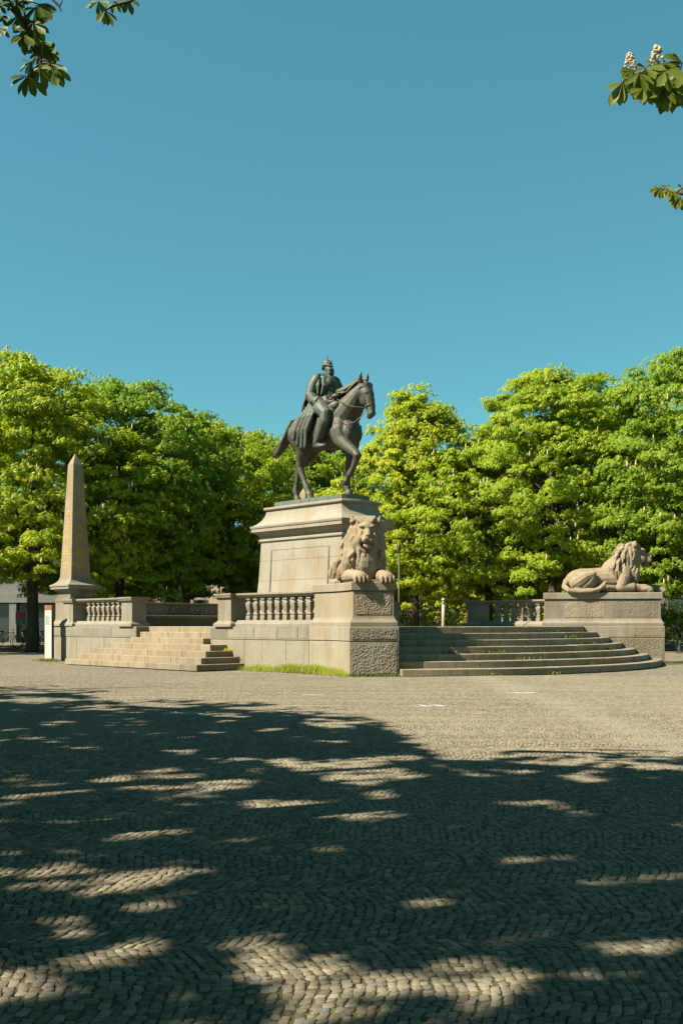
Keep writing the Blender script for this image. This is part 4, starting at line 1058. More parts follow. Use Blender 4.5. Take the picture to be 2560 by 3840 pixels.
# sun flecks cut into the crowns: x, y, half-width, half-depth where they fall on the paving
GAPS = [(-1.27, 6.21, 0.5, 0.25), (-1.77, 5.93, 0.26, 0.15), (-1.26, 5.0, 0.46, 0.29), (-0.04, 6.7, 0.54, 0.17), (-1.05, 3.32, 0.08, 0.2), (-1.1, 3.61, 0.07, 0.12), (-0.43, 3.65, 0.18, 0.09), (-0.28, 3.49, 0.1, 0.1), (-0.06, 3.38, 0.07, 0.11), (-1.17, 4.23, 0.22, 0.12), (-0.15, 3.78, 0.15, 0.11), (-0.36, 4.49, 0.1, 0.05), (-0.1, 4.38, 0.1, 0.04), (0.33, 3.52, 0.1, 0.17), (0.55, 3.46, 0.12, 0.19), (0.83, 3.78, 0.1, 0.07), (1.21, 3.85, 0.11, 0.13), (1.22, 4.41, 0.13, 0.09), (1.44, 4.38, 0.06, 0.07), (0.34, 4.59, 0.06, 0.08), (0.59, 3.98, 0.07, 0.05), (0.88, 6.07, 0.11, 0.09), (1.36, 4.98, 0.09, 0.12), (0.23, 3.68, 0.23, 0.06), (0.9, 3.42, 0.11, 0.07), (-1.0, 8.0, 0.35, 0.46), (-0.37, 8.72, 0.42, 0.49), (0.29, 8.78, 0.36, 0.9), (2.09, 7.98, 0.26, 0.22), (1.28, 7.14, 0.29, 0.16), (-1.82, 7.87, 0.22, 0.19), (-2.06, 6.14, 0.05, 0.36), (-1.18, 6.82, 0.11, 0.17), (-0.28, 6.84, 0.28, 0.23), (-1.48, 9.75, 0.08, 0.2), (-0.25, 12.4, 0.28, 0.28), (-5.04, 16.64, 0.67, 0.71), (-3.62, 10.81, 0.09, 0.38), (-3.56, 12.79, 0.31, 0.28), (1.17, 8.39, 0.22, 0.14), (-2.42, 7.42, 0.12, 0.21), (0.07, 5.59, 0.07, 0.08), (-2.21, 11.44, 0.12, 0.17), (0.98, 5.45, 0.08, 0.06), (0.27, 7.42, 0.17, 0.15), (-0.56, 5.63, 0.14, 0.08), (0.19, 4.07, 0.05, 0.04), (1.17, 3.52, 0.04, 0.08), (-0.93, 3.79, 0.06, 0.05)]
def shade_keep(P, r, leak=0.0):
    gx = P[:, 0]+fwd[0]*P[:, 2]; gy = P[:, 1]+fwd[1]*P[:, 2]
    F = 0.5*np.sin(2.3*gx+1.7*np.sin(1.3*gy)+0.4)*np.sin(3.1*gy+0.8*np.sin(1.9*gx))+0.38*np.sin(5.1*gx-2.0*gy+1.2)*np.sin(6.3*gy+1.1*gx)+0.28*np.sin(11.3*gx+4*gy)*np.sin(12.7*gy-5*gx+2)
    lim = np.interp(gx, EDGE[:, 0], EDGE[:, 1])
    dist = lim-gy; amp = np.clip(0.016*lim**2, 0.8, 3.4)
    ok = dist+amp*(F-0.10)+r.normal(0, 0.12, len(P)) > 0
    ok &= r.random(len(P)) < np.clip(0.42+dist/(0.9*amp)+0.5*F, 0.25, 1)
    ok &= ~((F > 0.44+0.16*np.clip(dist/amp, 0, 2)) & (gx < 4))
    # leaves also cut away so sun reaches the twig of the tree on the right
    k = (P[:, 2]-4.55); ok &= ~((P[:, 2] > 4.6) & (np.hypot(P[:, 0]+fwd[0]*k-1.85, P[:, 1]+fwd[1]*k-6.0) < 0.62))
    wx = gx+0.16*np.sin(5*gy+2*gx)+0.09*np.sin(13*gx+5*gy); wy = gy+0.16*np.sin(5*gx+1.0)+0.10*np.sin(12*gx-9*gy)+0.05*np.sin(31*gx)
    m = np.full(len(P), 9.0)
    for (x, y, a, c) in GAPS:
        m = np.minimum(m, ((wx-x)/(a*1.10+0.06))**2+((wy-y)/(c*1.10+0.07))**2)
    m = np.where((np.sin(4.1*wx+1.3*np.sin(1.7*wy))*np.sin(5.5*wy+1.1*np.sin(2.3*wx)) > 0.80) & (gy < 9.0), 0.0, m)
    small = np.sin(7.3*wx+1.1*np.sin(2.9*wy))*np.sin(8.1*wy+0.9*np.sin(3.7*wx)+1.0)
    m = np.where((small > 0.78) & (gy < 13), np.minimum(m, 0.8-(small-0.78)*3), m)
    hole = r.random(len(P)) > np.clip((m-0.55)/0.75, 0, 1)
    return ok & (~hole | (r.random(len(P)) < leak))
def shade_tree(seed, x, y, H, Rc, zb, n, label):
    r = np.random.default_rng(seed)
    root = thing('chestnut_tree', label, 'tree', (x, y, 0), 0, TREE_GROUP)
    P, d = crown_clumps(H, Rc, zb, n, r, 0.15); per = 25; leaf = 0.25
    dd = unit(r.normal(0, 1, (n, per, 3))); dd[..., 2] = np.abs(dd[..., 2])*0.75-0.25
    cen = (P[:, None]+dd*r.uniform(0.5, 1.0, (n, 1, 1))*r.uniform(0.4, 1.0, (n, per, 1))).reshape(-1, 3)
    ax = unit(dd*0.8+d[:, None]*0.4+np.array((0, 0, 0.7))).reshape(-1, 3)
    wld = cen+np.array((x, y, 0))
    ok = ~in_frame(wld)
    cen, ax = cen[ok], ax[ok]
    V, Qd = rosettes(cen, ax, r.uniform(0.8, 1.2, len(cen))*leaf, 6, 0.1, 0.8, r, 0.46)
    L4 = V.reshape(-1, 4, 3); ok = shade_keep(L4.mean(1)+np.array((x, y, 0)), r, 0.02)
    V = L4[ok].reshape(-1, 3); Qd = np.arange(len(V)).reshape(-1, 4)
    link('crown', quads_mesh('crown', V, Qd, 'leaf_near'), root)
    b = MB(); b.tube([(0, 0, -0.1), (0.02, 0, 0.4), (0.05, 0.02, 1.6), (0, 0, zb+0.6), (0.1, 0, H*0.6), (0, 0, H*0.85)], [0.34, 0.27, 0.24, 0.21, 0.12, 0.03], 12, False)
    for i in range(9):
        q = 2*pi*i/9+r.uniform(-.3, .3); z1 = zb+r.uniform(-.2, 2.5); l = Rc*r.uniform(.5, .8)
        p0 = np.array((0, 0, z1)); p3 = np.array((l*cos(q), l*sin(q), z1+r.uniform(1.2, 3)))
        pw = np.array([p0, 0.5*(p0+p3)+np.array((0, 0, .3)), p3])+np.array((x, y, 0))
        pp = np.concatenate([pw[:1]*(1-t)+pw[1:2]*t for t in (0, .5, 1)]+[pw[1:2]*(1-t)+pw[2:]*t for t in (.5, 1)])
        if in_frame(pp).any() or not shade_keep(pp, r).all(): continue
        b.tube([p0, 0.5*(p0+p3)+np.array((0, 0, .3)), p3], [0.11, 0.07, 0.02], 7, False)
    part('trunk', b, 'bark', root, True)
    return root
treeA = shade_tree(201, -7.2, 5.4, 11.5, 4.6, 4.0, 330, 'chestnut tree close on the left whose leafy twigs hang into the top corner')
shade_tree(202, -9.6, 10.8, 12.0, 4.6, 4.0, 330, 'chestnut tree out of view on the left that shades the middle of the paving')
shade_tree(203, -12.6, 16.2, 12.0, 4.4, 4.0, 260, 'chestnut tree out of view at the far left end of the row')
shade_tree(204, -5.2, -0.6, 11.5, 4.6, 4.0, 330, 'chestnut tree out of view behind the left shoulder of the viewer')
shade_tree(205, -3.6, 5.2, 12.5, 4.4, 6.0, 320, 'tall chestnut tree out of view whose high crown shades the near cobbles')
shade_tree(206, -9.8, 1.2, 12.5, 4.8, 4.5, 330, 'chestnut tree out of view on the left that darkens the nearest cobbles')
shade_tree(207, -13.4, 11.0, 12.0, 4.6, 4.0, 300, 'chestnut tree out of view further left in a second row')

# twigs that hang into view ------------------------------------------------------------
def leaflet_pts(L, w):
    """obovate leaflet outline (chestnut) in (along, across, dip)"""
    t = np.array([0, .18, .42, .66, .84, 1.0]); hw = np.array([0.02, .16, .34, .5, .40, 0.0])*w
    return t*L, hw*L
def big_leaves(mb, c, axis, dirs, L):
    """one palmate leaf at c: explicit leaflet directions; slightly folded along the midrib"""
    t, hw = leaflet_pts(1.0, 0.44)
    for dv, l in dirs:
        dv = unit(np.array(dv, float)); side = unit(np.cross(dv, axis)); nrm = np.cross(side, dv)
        rows = []
        for i in range(len(t)):
            ctr = c+dv*t[i]*l*L+np.array((0, 0, -0.10*l*L*t[i]**2))
            rows.append([ctr+side*hw[i]*l*L+nrm*hw[i]*l*L*0.35, ctr, ctr-side*hw[i]*l*L+nrm*hw[i]*l*L*0.35])
        V = np.array(rows).reshape(-1, 3); F = []
        for i in range(len(t)-1):
            F += [(3*i, 3*i+1, 3*i+4, 3*i+3), (3*i+1, 3*i+2, 3*i+5, 3*i+4)]
        mb.add(V, F)
def twig_leaf(mb, st, px, py, Y, L, r, hang=0.6, spread=(-2.6, 2.6), n=6, tilt=0.0, stem=None):
    c = at(px, py, Y); dirs = []
    for k in range(n):
        q = spread[0]+(spread[1]-spread[0])*k/(n-1)+r.uniform(-.12, .12)+tilt      # angle from straight down in the view plane
        x, z = sin(q), -cos(q)*(1 if abs(q) < 1.6 else 0.55)
        dirs.append(((x, r.uniform(-0.55, 0.55), z*(0.6+0.4*hang)-0.15*hang), r.uniform(0.75, 1.1)*(1.0 if abs(q-tilt) < 1.4 else 0.7)))
    big_leaves(mb, c, np.array((r.uniform(-.3, .3), -0.9, 0.45+r.uniform(-.2, .3))), dirs, L)
    if stem is not None:
        s = at(stem[0], stem[1], Y); st.tube([s, 0.5*(s+c)+np.array((0, 0, 0.01)), c], [0.006, 0.005, 0.004], 5, False)
def twigs():
    r = np.random.default_rng(31)
    lv, st = MB(), MB(); Y = 7.2
    path = [(-900, -500), (-350, -330), (-80, -120), (25, 0), (60, 45), (95, 85), (118, 130), (140, 175), (152, 215), (160, 300), (157, 345)]
    st.tube([at(a, b, Y) for a, b in path], [0.10, 0.06, 0.035, 0.024, 0.022, 0.020, 0.017, 0.014, 0.012, 0.009, 0.006], 7)
    st.tube([at(a, b, Y+.1) for a, b in ((-80, -120), (40, -80), (85, 0), (95, 75))], [0.03, 0.02, 0.014, 0.010], 6)
    st.tube([at(a, b, Y+.2) for a, b in ((-350, -330), (100, -200), (200, 0), (224, 25), (230, 40))], [0.05, 0.025, 0.010, 0.008, 0.005], 6); st.tube([at(a, b, Y+.2) for a, b in ((224, 25), (235, 2))], [0.006, 0.004], 5)
    st.tube([at(a, b, Y-.2) for a, b in ((-350, -330), (300, -210), (560, -60), (490, 5), (455, 15), (420, 25), (398, 38))], [0.05, 0.03, 0.018, 0.010, 0.009, 0.007, 0.004], 6)
    for (px, py, L, hang, sp, tl, stem) in (
        (95, 118, .125, .7, (-1.6, 1.2), -0.3, (100, 95)), (135, 30, .14, .5, (-2.0, 2.0), 0.4, (100, 60)), (145, 15, .15, .7, (-1.3, 1.5), 0.5, (90, 10)), (125, 78, .11, .3, (-1.0, 2.2), 0.6, (105, 95)), (130, 90, .14, .5, (-0.4, 1.4), 0.5, (108, 100)),
        (160, 152, .17, .9, (-0.9, 1.0), 0.1, (140, 150)), (150, 195, .10, .4, (-2.2, 0.2), -0.3, (150, 205)), (105, 285, .15, .6, (-1.5, 1.0), -0.15, (150, 240)), (192, 240, .14, .8, (-1.2, 1.4), 0.2, (158, 225)), (190, 200, .08, .8, (-0.6, 1.6), 0.3, (175, 220)),
        (150, 255, .13, .7, (-1.5, 1.5), 0.0, (157, 250)), (210, 255, .12, .9, (-.6, 1.0), 0.3, (165, 235)), (120, 230, .12, .3, (-2.0, -0.2), 0.0, (150, 225)), (0, 60, .10, .6, (-1, 1.4), 0.3, (-40, 40)), (0, 105, .10, .7, (-1, 1.2), 0.2, (-40, 80)), (-12, 10, .12, .6, (-1, 1.5), .3, (-30, 0)),
        (75, -20, .16, .6, (-1.6, 1.6), 0, (60, -30)), (70, 60, .13, .6, (-1.2, 1.4), 0.1, (75, 55)), (60, 5, .12, .5, (-1.3, 1.8), 0.2, (50, 0)), (115, 105, .12, .7, (-1.6, 0.6), -0.1, (112, 110)), (90, 130, .12, .9, (-1.0, 1.0), -0.1, (115, 120)), (170, 235, .12, .8, (-1.6, 1.6), 0, (158, 230)),
        (395, 40, .10, .9, (-1.0, 1.0), 0.05, (400, 25)), (370, 5, .11, .6, (-1.6, 1.2), -0.2, (420, 15)), (425, 8, .09, .6, (-1.0, 1.2), 0, (440, 15)), (480, -5, .10, .4, (-1.5, 1.5), 0, (490, 5))):
        twig_leaf(lv, st, px, py, Y+r.uniform(-.25, .25), L, r, hang, sp, 6, tl, stem)
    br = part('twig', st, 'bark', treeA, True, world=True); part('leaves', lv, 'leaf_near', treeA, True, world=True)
    # right hand tree
    root = thing('chestnut_tree', 'chestnut tree close on the right reaching in with two leafy twigs and pale blossom', 'tree', (6.6, 8.5, 0), 0, TREE_GROUP)
    b = MB(); b.tube([(0, 0, -0.1), (0.02, 0, 0.4), (0.05, 0.02, 1.6), (0, 0, 4.5), (0.1, 0, 8)], [0.34, 0.27, 0.24, 0.21, 0.10], 12, False); part('trunk', b, 'bark', root, True)
    cr = np.random.default_rng(77); P, d = crown_clumps(12.0, 4.0, 4.2, 240, cr, 0.15)
    dd = unit(cr.normal(0, 1, (240, 20, 3))); cen = (P[:, None]+dd*0.8).reshape(-1, 3); ax = unit(dd+np.array((0, 0, .6))).reshape(-1, 3)
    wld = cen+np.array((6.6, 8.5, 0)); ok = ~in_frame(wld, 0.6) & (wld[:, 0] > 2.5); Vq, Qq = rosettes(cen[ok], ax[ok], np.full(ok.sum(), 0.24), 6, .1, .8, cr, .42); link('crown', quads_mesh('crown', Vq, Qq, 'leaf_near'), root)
    lv, st = MB(), MB(); Y = 6.0
    st.tube([np.array((6.6, 8.5, 5.4)), np.array((4.4, 7.2, 5.0))]+[at(a, b, Y) for a, b in ((2760, 235), (2560, 285), (2510, 305), (2470, 290), (2420, 272), (2380, 280), (2335, 308))], [0.09, 0.05, 0.03, 0.018, 0.016, 0.013, 0.010, 0.007, 0.004], 7)
    for (px, py, L, hang, sp, tl, stem) in (
        (2332, 309, .135, .9, (-1.5, 0.9), -0.1, (2345, 300)), (2410, 333, .11, .9, (-1.2, 1.0), 0.0, (2400, 290)), (2375, 265, .12, .3, (-2.0, 0.4), -0.2, (2390, 277)), (2395, 275, .12, .8, (-1.2, 1.2), 0.1, (2400, 276)), (2420, 255, .12, .4, (-2.2, 2.0), 0.1, (2425, 272)),
        (2445, 265, .13, .5, (-1.8, 1.8), 0.2, (2450, 285)), (2450, 300, .13, .9, (-1.3, 1.3), -0.1, (2455, 288)), (2480, 330, .13, .9, (-1.2, 1.2), 0, (2480, 295)), (2470, 250, .14, .3, (-2.2, 2.2), 0, (2475, 290)), (2500, 320, .14, .9, (-1.1, 1.1), 0, (2500, 300)), (2540, 340, .13, .9, (-1.2, 1.2), 0, (2530, 300)),
        (2545, 245, .20, .9, (-1.3, -0.3), -0.1, (2540, 290)), (2555, 235, .18, .2, (-2.6, -1.0), 0, (2545, 290)), (2548, 265, .15, .9, (-0.9, 0.9), 0, (2545, 290)), (2515, 285, .13, .8, (-1.6, 1.6), 0, (2515, 300)), (2570, 300, .14, .9, (-1.4, 1.4), 0, (2560, 285)), (2430, 300, .11, .9, (-1.0, 1.0), 0.1, (2430, 278)),
        (2490, 270, .13, .5, (-2.0, 2.0), 0, (2490, 295)), (2580, 345, .13, .9, (-1.2, 1.0), 0, (2560, 300))):
        twig_leaf(lv, st, px, py, Y+r.uniform(-.2, .2), L, r, hang, sp, 6, tl, stem)
    Y2 = 12.5
    st.tube([np.array((6.6, 8.5, 6.4)), np.array((6.2, 11.0, 6.9))]+[at(a, b, Y2) for a, b in ((2700, 745), (2560, 728), (2525, 722), (2490, 712), (2468, 706))], [0.08, 0.05, 0.03, 0.018, 0.014, 0.010, 0.006], 7)
    for (px, py, L, hang, sp, tl, stem) in ((2469, 707, .14, .7, (-2.2, 0.8), -0.1, (2480, 710)), (2495, 698, .12, .2, (-2.6, 2.6), 0.1, (2500, 714)), (2500, 712, .12, .9, (-1.2, 1.2), 0, (2505, 716)), (2530, 735, .14, .9, (-1.4, 1.2), 0, (2530, 722)), (2548, 745, .14, .9, (-1.2, 1.2), 0, (2545, 725)),
        (2555, 705, .13, .3, (-2.4, 2.0), 0, (2550, 725)), (2520, 720, .12, .9, (-1.0, 1.0), -.2, (2522, 722)), (2570, 740, .14, .9, (-1.2, 1.2), 0, (2560, 728))):
        twig_leaf(lv, st, px, py, Y2+r.uniform(-.3, .3), L, r, hang, sp, 6, tl, stem)
    part('twig', st, 'bark', root, True, world=True); part('leaves', lv, 'leaf_near', root, True, world=True)
    for (px, py0, py1, w) in ((2365, 272, 203, 0.036), (2466, 245, 172, 0.040)):
        b = MB(); c0, c1 = at(px-2, py0, Y), at(px-6, py1, Y); b.tube([c0, c1], [0.006, 0.002], 5, False)
        for i in range(70):
            k = r.random()**0.8; q = r.uniform(0, 6.28); ww = w*(1-k)**0.6+0.004
            p = c0*(1-k)+c1*k+np.array((cos(q)*ww, sin(q)*ww, r.uniform(-.006, .006))); s_ = r.uniform(0.006, 0.011)
            b.ell(tuple(p), (s_, s_, s_*0.8), None, 6, 4)
        part('blossom', b, 'blossom', root, True, world=True)
twigs()

# ------------------------------------------------------------------ weeds, grass, small things on the paving
def blades(pts, h0, h1, r, mat, name, label, cat='grass', w=0.006, lean=0.5, hscale=1.0):
    n = len(pts); P = np.asarray(pts, float)
    h = r.uniform(h0, h1, n)[:, None]*hscale; q = r.uniform(0, 6.28, n); ln = np.stack([np.cos(q), np.sin(q), np.zeros(n)], 1)*r.uniform(0.1, lean, (n, 1))
    s = np.stack([-np.sin(q), np.cos(q), np.zeros(n)], 1)*w
    up = np.array((0, 0, 1.0))
    m = P+ln*h*0.4+up*h*0.6; t = P+ln*h+up*h*0.95
    V = np.stack([P-s, P+s, m+s*0.7, m-s*0.7, t], 1).reshape(-1, 3); b = np.arange(n)*5
    Qd = np.concatenate([np.stack([b, b+1, b+2, b+3], 1), np.stack([b+3, b+2, b+4, b+4], 1)])
    me = bpy.data.meshes.new(name); F = [tuple(x) for x in Qd[:n].tolist()]+[tuple(x[:3]) for x in Qd[n:].tolist()]
    me.from_pydata(V.tolist(), [], F); me.materials.append(M[mat])
    o = link(name, me); o['kind'] = 'stuff'; tag(o, label, cat); return o
def grass():
    r = np.random.default_rng(41)
    pts = []
    wallc = np.vstack([[Mw(u, -6.1)[:2] for u in np.linspace(3.0, 5.6, 30)], bez(WE, (0.03, 25.15), FL, 24)])
    hs = []
    for i in range(9000):
        k = r.random()**0.9*(len(wallc)-1.01); a = int(k); p = wallc[a]*(1-(k-a))+wallc[a+1]*(k-a)
        dens = 0.22+sum(g_*math.exp(-((k-c_)/w_)**2) for c_, g_, w_ in ((9, .45, 6), (22, .95, 4.0), (33, 1.0, 5.5), (44, .5, 5)))
        if r.random() > dens: continue
        hs.append(0.45+0.75*min(dens, 1.1))
        o = abs(r.normal(0, 0.16))+0.01; pts.append((p[0]-Q*o*0.9, p[1]-Q*o, 0.0))
    blades(pts, 0.05, 0.24, r, 'grass', 'grass_strip', 'dry yellow green grass growing along the foot of the wall left of the nearest lion', 'grass', 0.0048, 1.1, np.array(hs)[:, None])
    pts = []
    for i in range(900):
        k = r.random(); p = FL*(1-k)+FR*k; o = abs(r.normal(0, 0.06))+0.01; pts.append((p[0]+0.02, p[1]-o, 0.0))
    blades(pts, 0.02, 0.085, r, 'moss', 'weed_strip', 'low green weeds along the front foot of the nearest lion pedestal', 'weeds', 0.008, 0.9)
    pts = [tuple(Mw(-6.9+r.normal(0, 0.28), -6.5-abs(r.normal(0, 0.25)))) for _ in range(700)]
    blades(pts, 0.03, 0.12, r, 'moss', 'weed_patch', 'patch of green weeds at the foot of the information stele', 'weeds', 0.008, 0.9)
    pts = []
    ax, ay = 0.06, 34.3
    for (k, deg, n, h) in ((0, 47, 260, .10), (1, 51, 420, .14), (2, 54, 200, .08), (3, 57, 150, .06), (3, 17.5, 60, .07), (3, 25, 70, .09), (3, 36, 60, .06), (4, 29, 50, .08), (6, 20, 80, .05), (6, 31, 60, .06), (5, 40, 50, .07), (6, 12, 40, .05)):
        R = 8.05+0.40*k; z = TOP-(k+1)*TOP/7
        for _ in range(int(n*0.45)):
            th = radians(deg)+r.normal(0, 0.018 if k > 2 else 0.028); o = R+abs(r.normal(0, 0.04))+0.005
            pts.append((ax+o*sin(th), ay-o*cos(th), max(z, 0)+r.uniform(0, 0.3)*h))
    blades(pts, 0.03, 0.10, r, 'moss', 'step_weeds', 'small green weeds sprouting from the joints of the curved staircase', 'weeds', 0.008, 0.9)
    pts = [(10.15+abs(r.normal(0, 0.35)), 31.7+r.normal(0, 0.12), 0) for _ in range(500)]
    blades(pts, 0.02, 0.08, r, 'moss', 'weed_fringe', 'fringe of weeds at the foot of the right lion pedestal', 'weeds', 0.009, 0.9)
    pts = [tuple(Mw(2.6+r.normal(0, 0.08), -6.3-abs(r.normal(0, 0.08)), 0.52)) for _ in range(120)]
    blades(pts, 0.03, 0.10, r, 'grass', 'step_tuft', 'little tuft of grass on the end of the straight steps', 'grass', 0.006, 0.9)
    # moss tufts in the near joints
    pts = []
    for _ in range(60):
        y = r.uniform(2.8, 7.5); x = r.uniform(-0.36*y, 0.36*y)
        for k in range(r.integers(6, 18)): pts.append((x+r.normal(0, .018), y+r.normal(0, .02), -0.012))
    blades(pts, 0.010, 0.030, r, 'moss', 'joint_moss', 'tiny green weeds in the joints of the near cobbles', 'weeds', 0.003, 0.9)
    # fallen petals and dry leaves
    V, F = [], []
    for i in range(150):
        y = r.uniform(2.9, 20)**1.0; x = r.uniform(-0.35*y, 0.35*y); q = r.uniform(0, 6.28); s = r.uniform(0.006, 0.014)
        c, s_ = cos(q)*s, sin(q)*s; n = len(V); z = 0.007
        V += [(x-c, y-s_, z), (x+s_*.5, y-c*.5, z+.004), (x+c, y+s_, z+.001), (x-s_*.5, y+c*.5, z+.006)]; F.append((n, n+1, n+2, n+3))
    me = bpy.data.meshes.new('fallen_leaves'); me.from_pydata(V, [], F); me.materials.append(M['dry_leaf'])
    o = link('fallen_leaves', me); o['kind'] = 'stuff'; tag(o, 'small reddish dry leaves scattered over the cobbles', 'leaf litter')
grass()

def chalk(name, label, cx, cy, w, strokes):
    b = MB()
    for s in strokes:
        b.tube([(cx+w*a, cy+w*c*1.2, 0.008) for a, c in s], 0.018, 4, False, 0.25)
    tag(link(name, b.mesh(name, 'chalk', shift=(cx, cy, 0)), None, (cx, cy, 0)), label, 'chalk mark', 'chalk marks on the paving')
zig = [[(-1, 0), (-.5, .5), (-.2, -.2), (.3, .5), (.7, -.1), (1, .3)], [(-.8, -.4), (.8, -.2)]]
chalk('chalk_scribble', 'white chalk scribble on the sunlit paving in front of the nearest lion', 1.35, 15.3, 0.28, zig)
chalk('chalk_scribble', 'white chalk scribble on the paving in front of the curved steps', 3.3, 18.2, 0.26, zig)
chalk('chalk_scribble', 'small pale chalk dash on the paving left of the nearest lion pedestal', -0.5, 17.6, 0.2, [[(-1, 0), (0, .1), (1, 0)]])
chalk('chalk_scribble', 'faint chalk scribble in the tree shade on the left paving', -2.2, 14.0, 0.32, zig)

# ------------------------------------------------------------------ posts, signs, buildings behind
def posts():
    p = Mw(-1.2, 9.5); root = thing('stone_post', 'slim pale stone post standing beyond the terrace left of the shaded balustrade', 'post', (4.75, 46.5, 0))
    b = MB(); b.tube([(0, 0, 0), (0, 0, 1.5), (0, 0, 2.2)], [0.085, 0.08, 0.075], 12, False); b.tube([(0, 0, 2.2), (0, 0, 2.32), (0, 0, 2.36)], [0.055, 0.055, 0.05], 10, False); part('shaft', b, 'pale_post', root, True)
    b = MB(); b.ell((0, 0, 2.42), (0.085, 0.085, 0.08)); part('ball', b, 'pale_post', root, True)
    root = thing('lamp_post', 'thin pale metal pole just right of the nearest lion pedestal', 'pole', (2.65, 46.0, 0)); b = MB(); b.tube([(0, 0, 0), (0, 0, 4.6)], 0.03, 10, False); part('pole', b, 'granite_dark', root, True)
    b = MB(); b.tube([(0, 0, 4.6), (0, 0, 4.9)], [0.06, 0.1], 10); part('lantern', b, 'steel', root, True)
    # board sign and bin on the left
    root = thing('sign_board', 'blue framed sign board with pink and blue fields left of the obelisk', 'sign', (-18.0, 56, 0)); b = MB(); b.tube([(0, 0.03, 0), (0, 0.03, 1.6)], 0.03, 8, False); part('post', b, 'steel', root, True)
    b = MB(); b.box((-0.30, -0.03, 1.30), (0.30, 0.0, 2.02)); part('frame', b, 'cyan_sign', root)
    b = MB(); b.box((-0.24, -0.036, 1.56), (0.26, -0.031, 1.97)); part('upper_field', b, 'pink_sign', root)
    b = MB(); b.box((-0.24, -0.036, 1.34), (0.26, -0.031, 1.54)); part('lower_field', b, 'blue_sign', root)
    me = text_mesh('10', 0.2, 'white_sign'); me.transform(Matrix.Translation((0.0, -0.04, 1.37)) @ Matrix.Rotation(radians(90), 4, 'X')); link('number', me, root)
    root = thing('litter_bin', 'pale green litter bin hanging on a post in the tree shade at the left', 'bin', (-17.55, 55.2, 0)); b = MB(); b.tube([(0, 0.12, 0), (0, 0.12, 1.5)], 0.03, 8, False); part('post', b, 'green_bin', root, True)
    b = MB(); b.loft([np.array([(r_*cos(q), r_*sin(q), z) for q in np.linspace(0, 2*pi, 13)[:-1]]) for r_, z in ((0.13, 0.55), (0.15, 0.6), (0.16, 0.95), (0.18, 0.97), (0.18, 1.0))]); part('bucket', b, 'green_bin', root, True)
posts()
def bicycle(x, y, rz, label):
    root = thing('bicycle', label, 'bicycle', (x, y, 0), rz, 'bicycles parked in the tree shade'); 
    for cx in (-0.52, 0.52):
        b = MB(); b.tube([(cx+0.33*cos(q), 0, 0.34+0.33*sin(q)) for q in np.linspace(0, 2*pi, 21)], 0.018, 6, False); w = part('wheel', b, 'rubber', root, True)
        b = MB(); 
        for q in np.linspace(0, pi, 7)[:-1]: b.tube([(cx-0.32*cos(q), 0, 0.34-0.32*sin(q)), (cx+0.32*cos(q), 0, 0.34+0.32*sin(q))], 0.004, 4, False)
        part('spokes', b, 'panel', w)
    b = MB()
    for a, c in (((-0.52, 0.34), (-0.12, 0.30)), ((-0.52, 0.34), (-0.22, 0.82)), ((-0.12, 0.30), (-0.22, 0.86)), ((-0.12, 0.30), (0.36, 0.80)), ((-0.21, 0.80), (0.36, 0.84)), ((0.34, 0.92), (0.52, 0.34))): b.tube([(a[0], 0, a[1]), (c[0], 0, c[1])], 0.018, 6, False)
    part('frame', b, 'steel', root, True)
    b = MB(); b.tube([(0.30, -0.28, 0.98), (0.36, -0.1, 1.0), (0.36, 0.1, 1.0), (0.30, 0.28, 0.98)], 0.014, 6); b.tube([(0.34, 0, 0.9), (0.36, 0, 1.0)], 0.014, 6); part('handlebar', b, 'panel', root, True)
    b = MB(); b.ell((-0.24, 0, 0.90), (0.13, 0.07, 0.035)); part('saddle', b, 'rubber', root, True)
bicycle(-17.8, 53.0, 0.5, 'dark bicycle parked below the pink and blue sign board')
bicycle(-16.6, 52.6, 0.9, 'dark bicycle parked just left of the thick shaded tree trunk')
bicycle(-14.9, 50.5, 0.3, 'dark bicycle parked between the shaded tree trunk and the stele')
bicycle(15.2, 44.0, 0.7, 'dark bicycle parked right of the right lion pedestal')

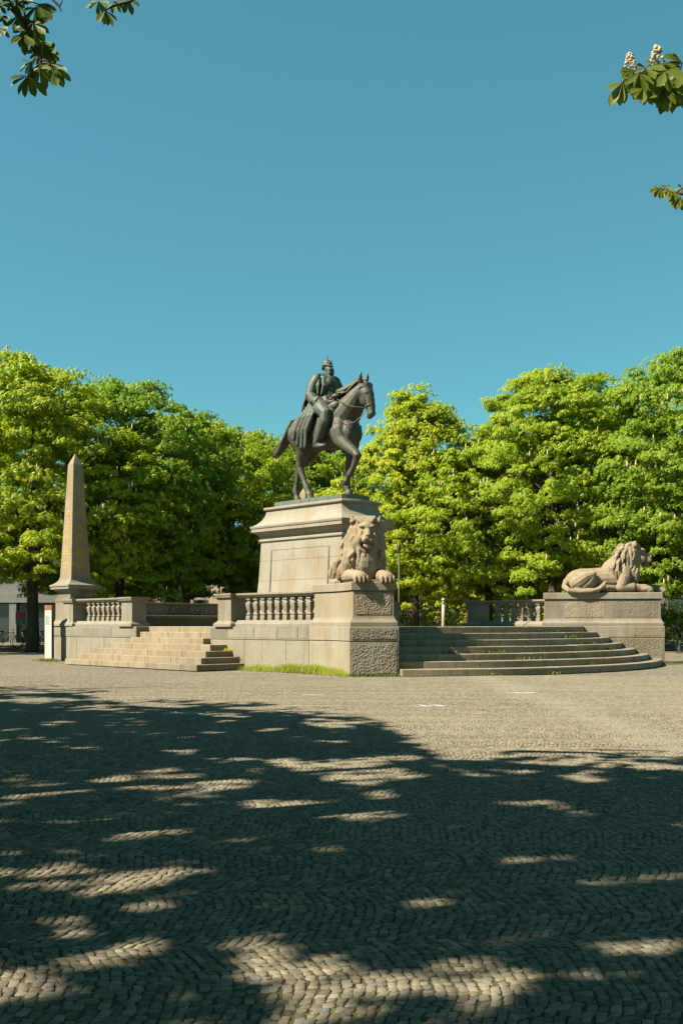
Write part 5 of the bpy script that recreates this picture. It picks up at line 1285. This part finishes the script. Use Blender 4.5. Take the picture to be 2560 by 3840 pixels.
def facade(name, label, x0, x1, y, h, wall, bays, floors, shop=False):
    root = thing(name, label, 'building', ((x0+x1)/2, y, 0)); cx = (x0+x1)/2; hw = (x1-x0)/2
    b = MB(); b.box((-hw, 0, 0), (hw, 10, h)); part('wall', b, wall, root)
    b = MB(); b.loft([np.array([(-hw-.4, -.4, h+.003), (hw+.4, -.4, h+.003), (hw+.4, 10.4, h+.003), (-hw-.4, 10.4, h+.003)]), np.array([(-hw+2, 3, h+2.2), (hw-2, 3, h+2.2), (hw-2, 7, h+2.2), (-hw+2, 7, h+2.2)])]); part('roof', b, 'roof', root)
    fh = h/floors; bw = 2*hw/bays
    for f in range(floors):
        for i in range(bays):
            xc = -hw+bw*(i+.5)
            if f == 0 and shop: z0, z1, ww = 0.25, 2.75, bw*0.44
            else: z0, z1, ww = f*fh+0.9, f*fh+fh-0.55, bw*0.24
            g = MB(); g.box((xc-ww-.08, -0.06, z0-.08), (xc+ww+.08, 0.002, z1+.08)); fr = part('window', g, 'white_wall' if wall != 'white_wall' else 'steel', root)
            g = MB(); g.box((xc-ww, -0.075, z0), (xc+ww, -0.062, z1)); part('pane', g, 'glass', fr)
    if shop:
        b = MB(); b.box((-hw, -0.5, 2.85), (hw, -0.004, 3.5)); part('fascia', b, 'white_wall', root)
        for i in range(bays+1):
            b = MB(); xc = -hw+bw*i; b.box((xc-.25, -0.45, 0), (xc+.25, -0.10, 2.845)); part('pillar', b, 'white_wall', root)
facade('shop_building', 'pale shop building with dark glazed ground floor at the far left', -40, -19.5, 72, 7.0, 'white_wall', 5, 2, True)
facade('cream_building', 'cream building glimpsed through the trees behind the graffiti bench', -18.5, -6.5, 88, 8.0, 'cream_wall', 5, 2)
facade('terracotta_building', 'terracotta coloured building glimpsed left of the statue pedestal', -6.0, 14.0, 90, 8.0, 'brick_wall', 8, 2)
facade('far_building', 'pale building in the shade behind the right-hand trees', 16, 48, 84, 8.0, 'white_wall', 9, 2)
# leafy banks added to darken the gaps behind the trunks
def shade_bank():
    r = np.random.default_rng(55)
    for (x0, x1, y, h, label) in ((-3.5, 13.5, 66, 3.2, 'leafy bank added for darkness behind the trees to the right of the statue'), (-13.5, -4.5, 68, 2.2, 'leafy bank added for darkness behind the trees left of the statue'), (13.0, 30.0, 64, 2.4, 'leafy bank added for darkness behind the trees at the right edge')):
        n = int((x1-x0)*260); c = np.stack([r.uniform(x0, x1, n), y+r.normal(0, 0.7, n), r.uniform(0.1, h, n)+0.4*np.sin(r.uniform(0, 6, n))], 1)
        V, Qd = rosettes(c, unit(r.normal(0, 1, (n, 3))+np.array((0, -.5, .8))), r.uniform(.15, .28, n), 5, .1, .8, r, .5)
        o = link('shade_bank', quads_mesh('shade_bank', V-np.array(((x0+x1)/2, y, 0)), Qd, 'leaf'), None, ((x0+x1)/2, y, 0)); tag(o, label, 'shade_bank')
shade_bank()
def kerb():
    b = MB()
    for i in range(14): b.box((10.9+1.2*i, 30.9+0.12*i, -0.02), (12.09+1.2*i, 31.05+0.12*i, 0.03))
    structure('kerb', b.mesh('kerb', 'granite_grey'))
kerb()
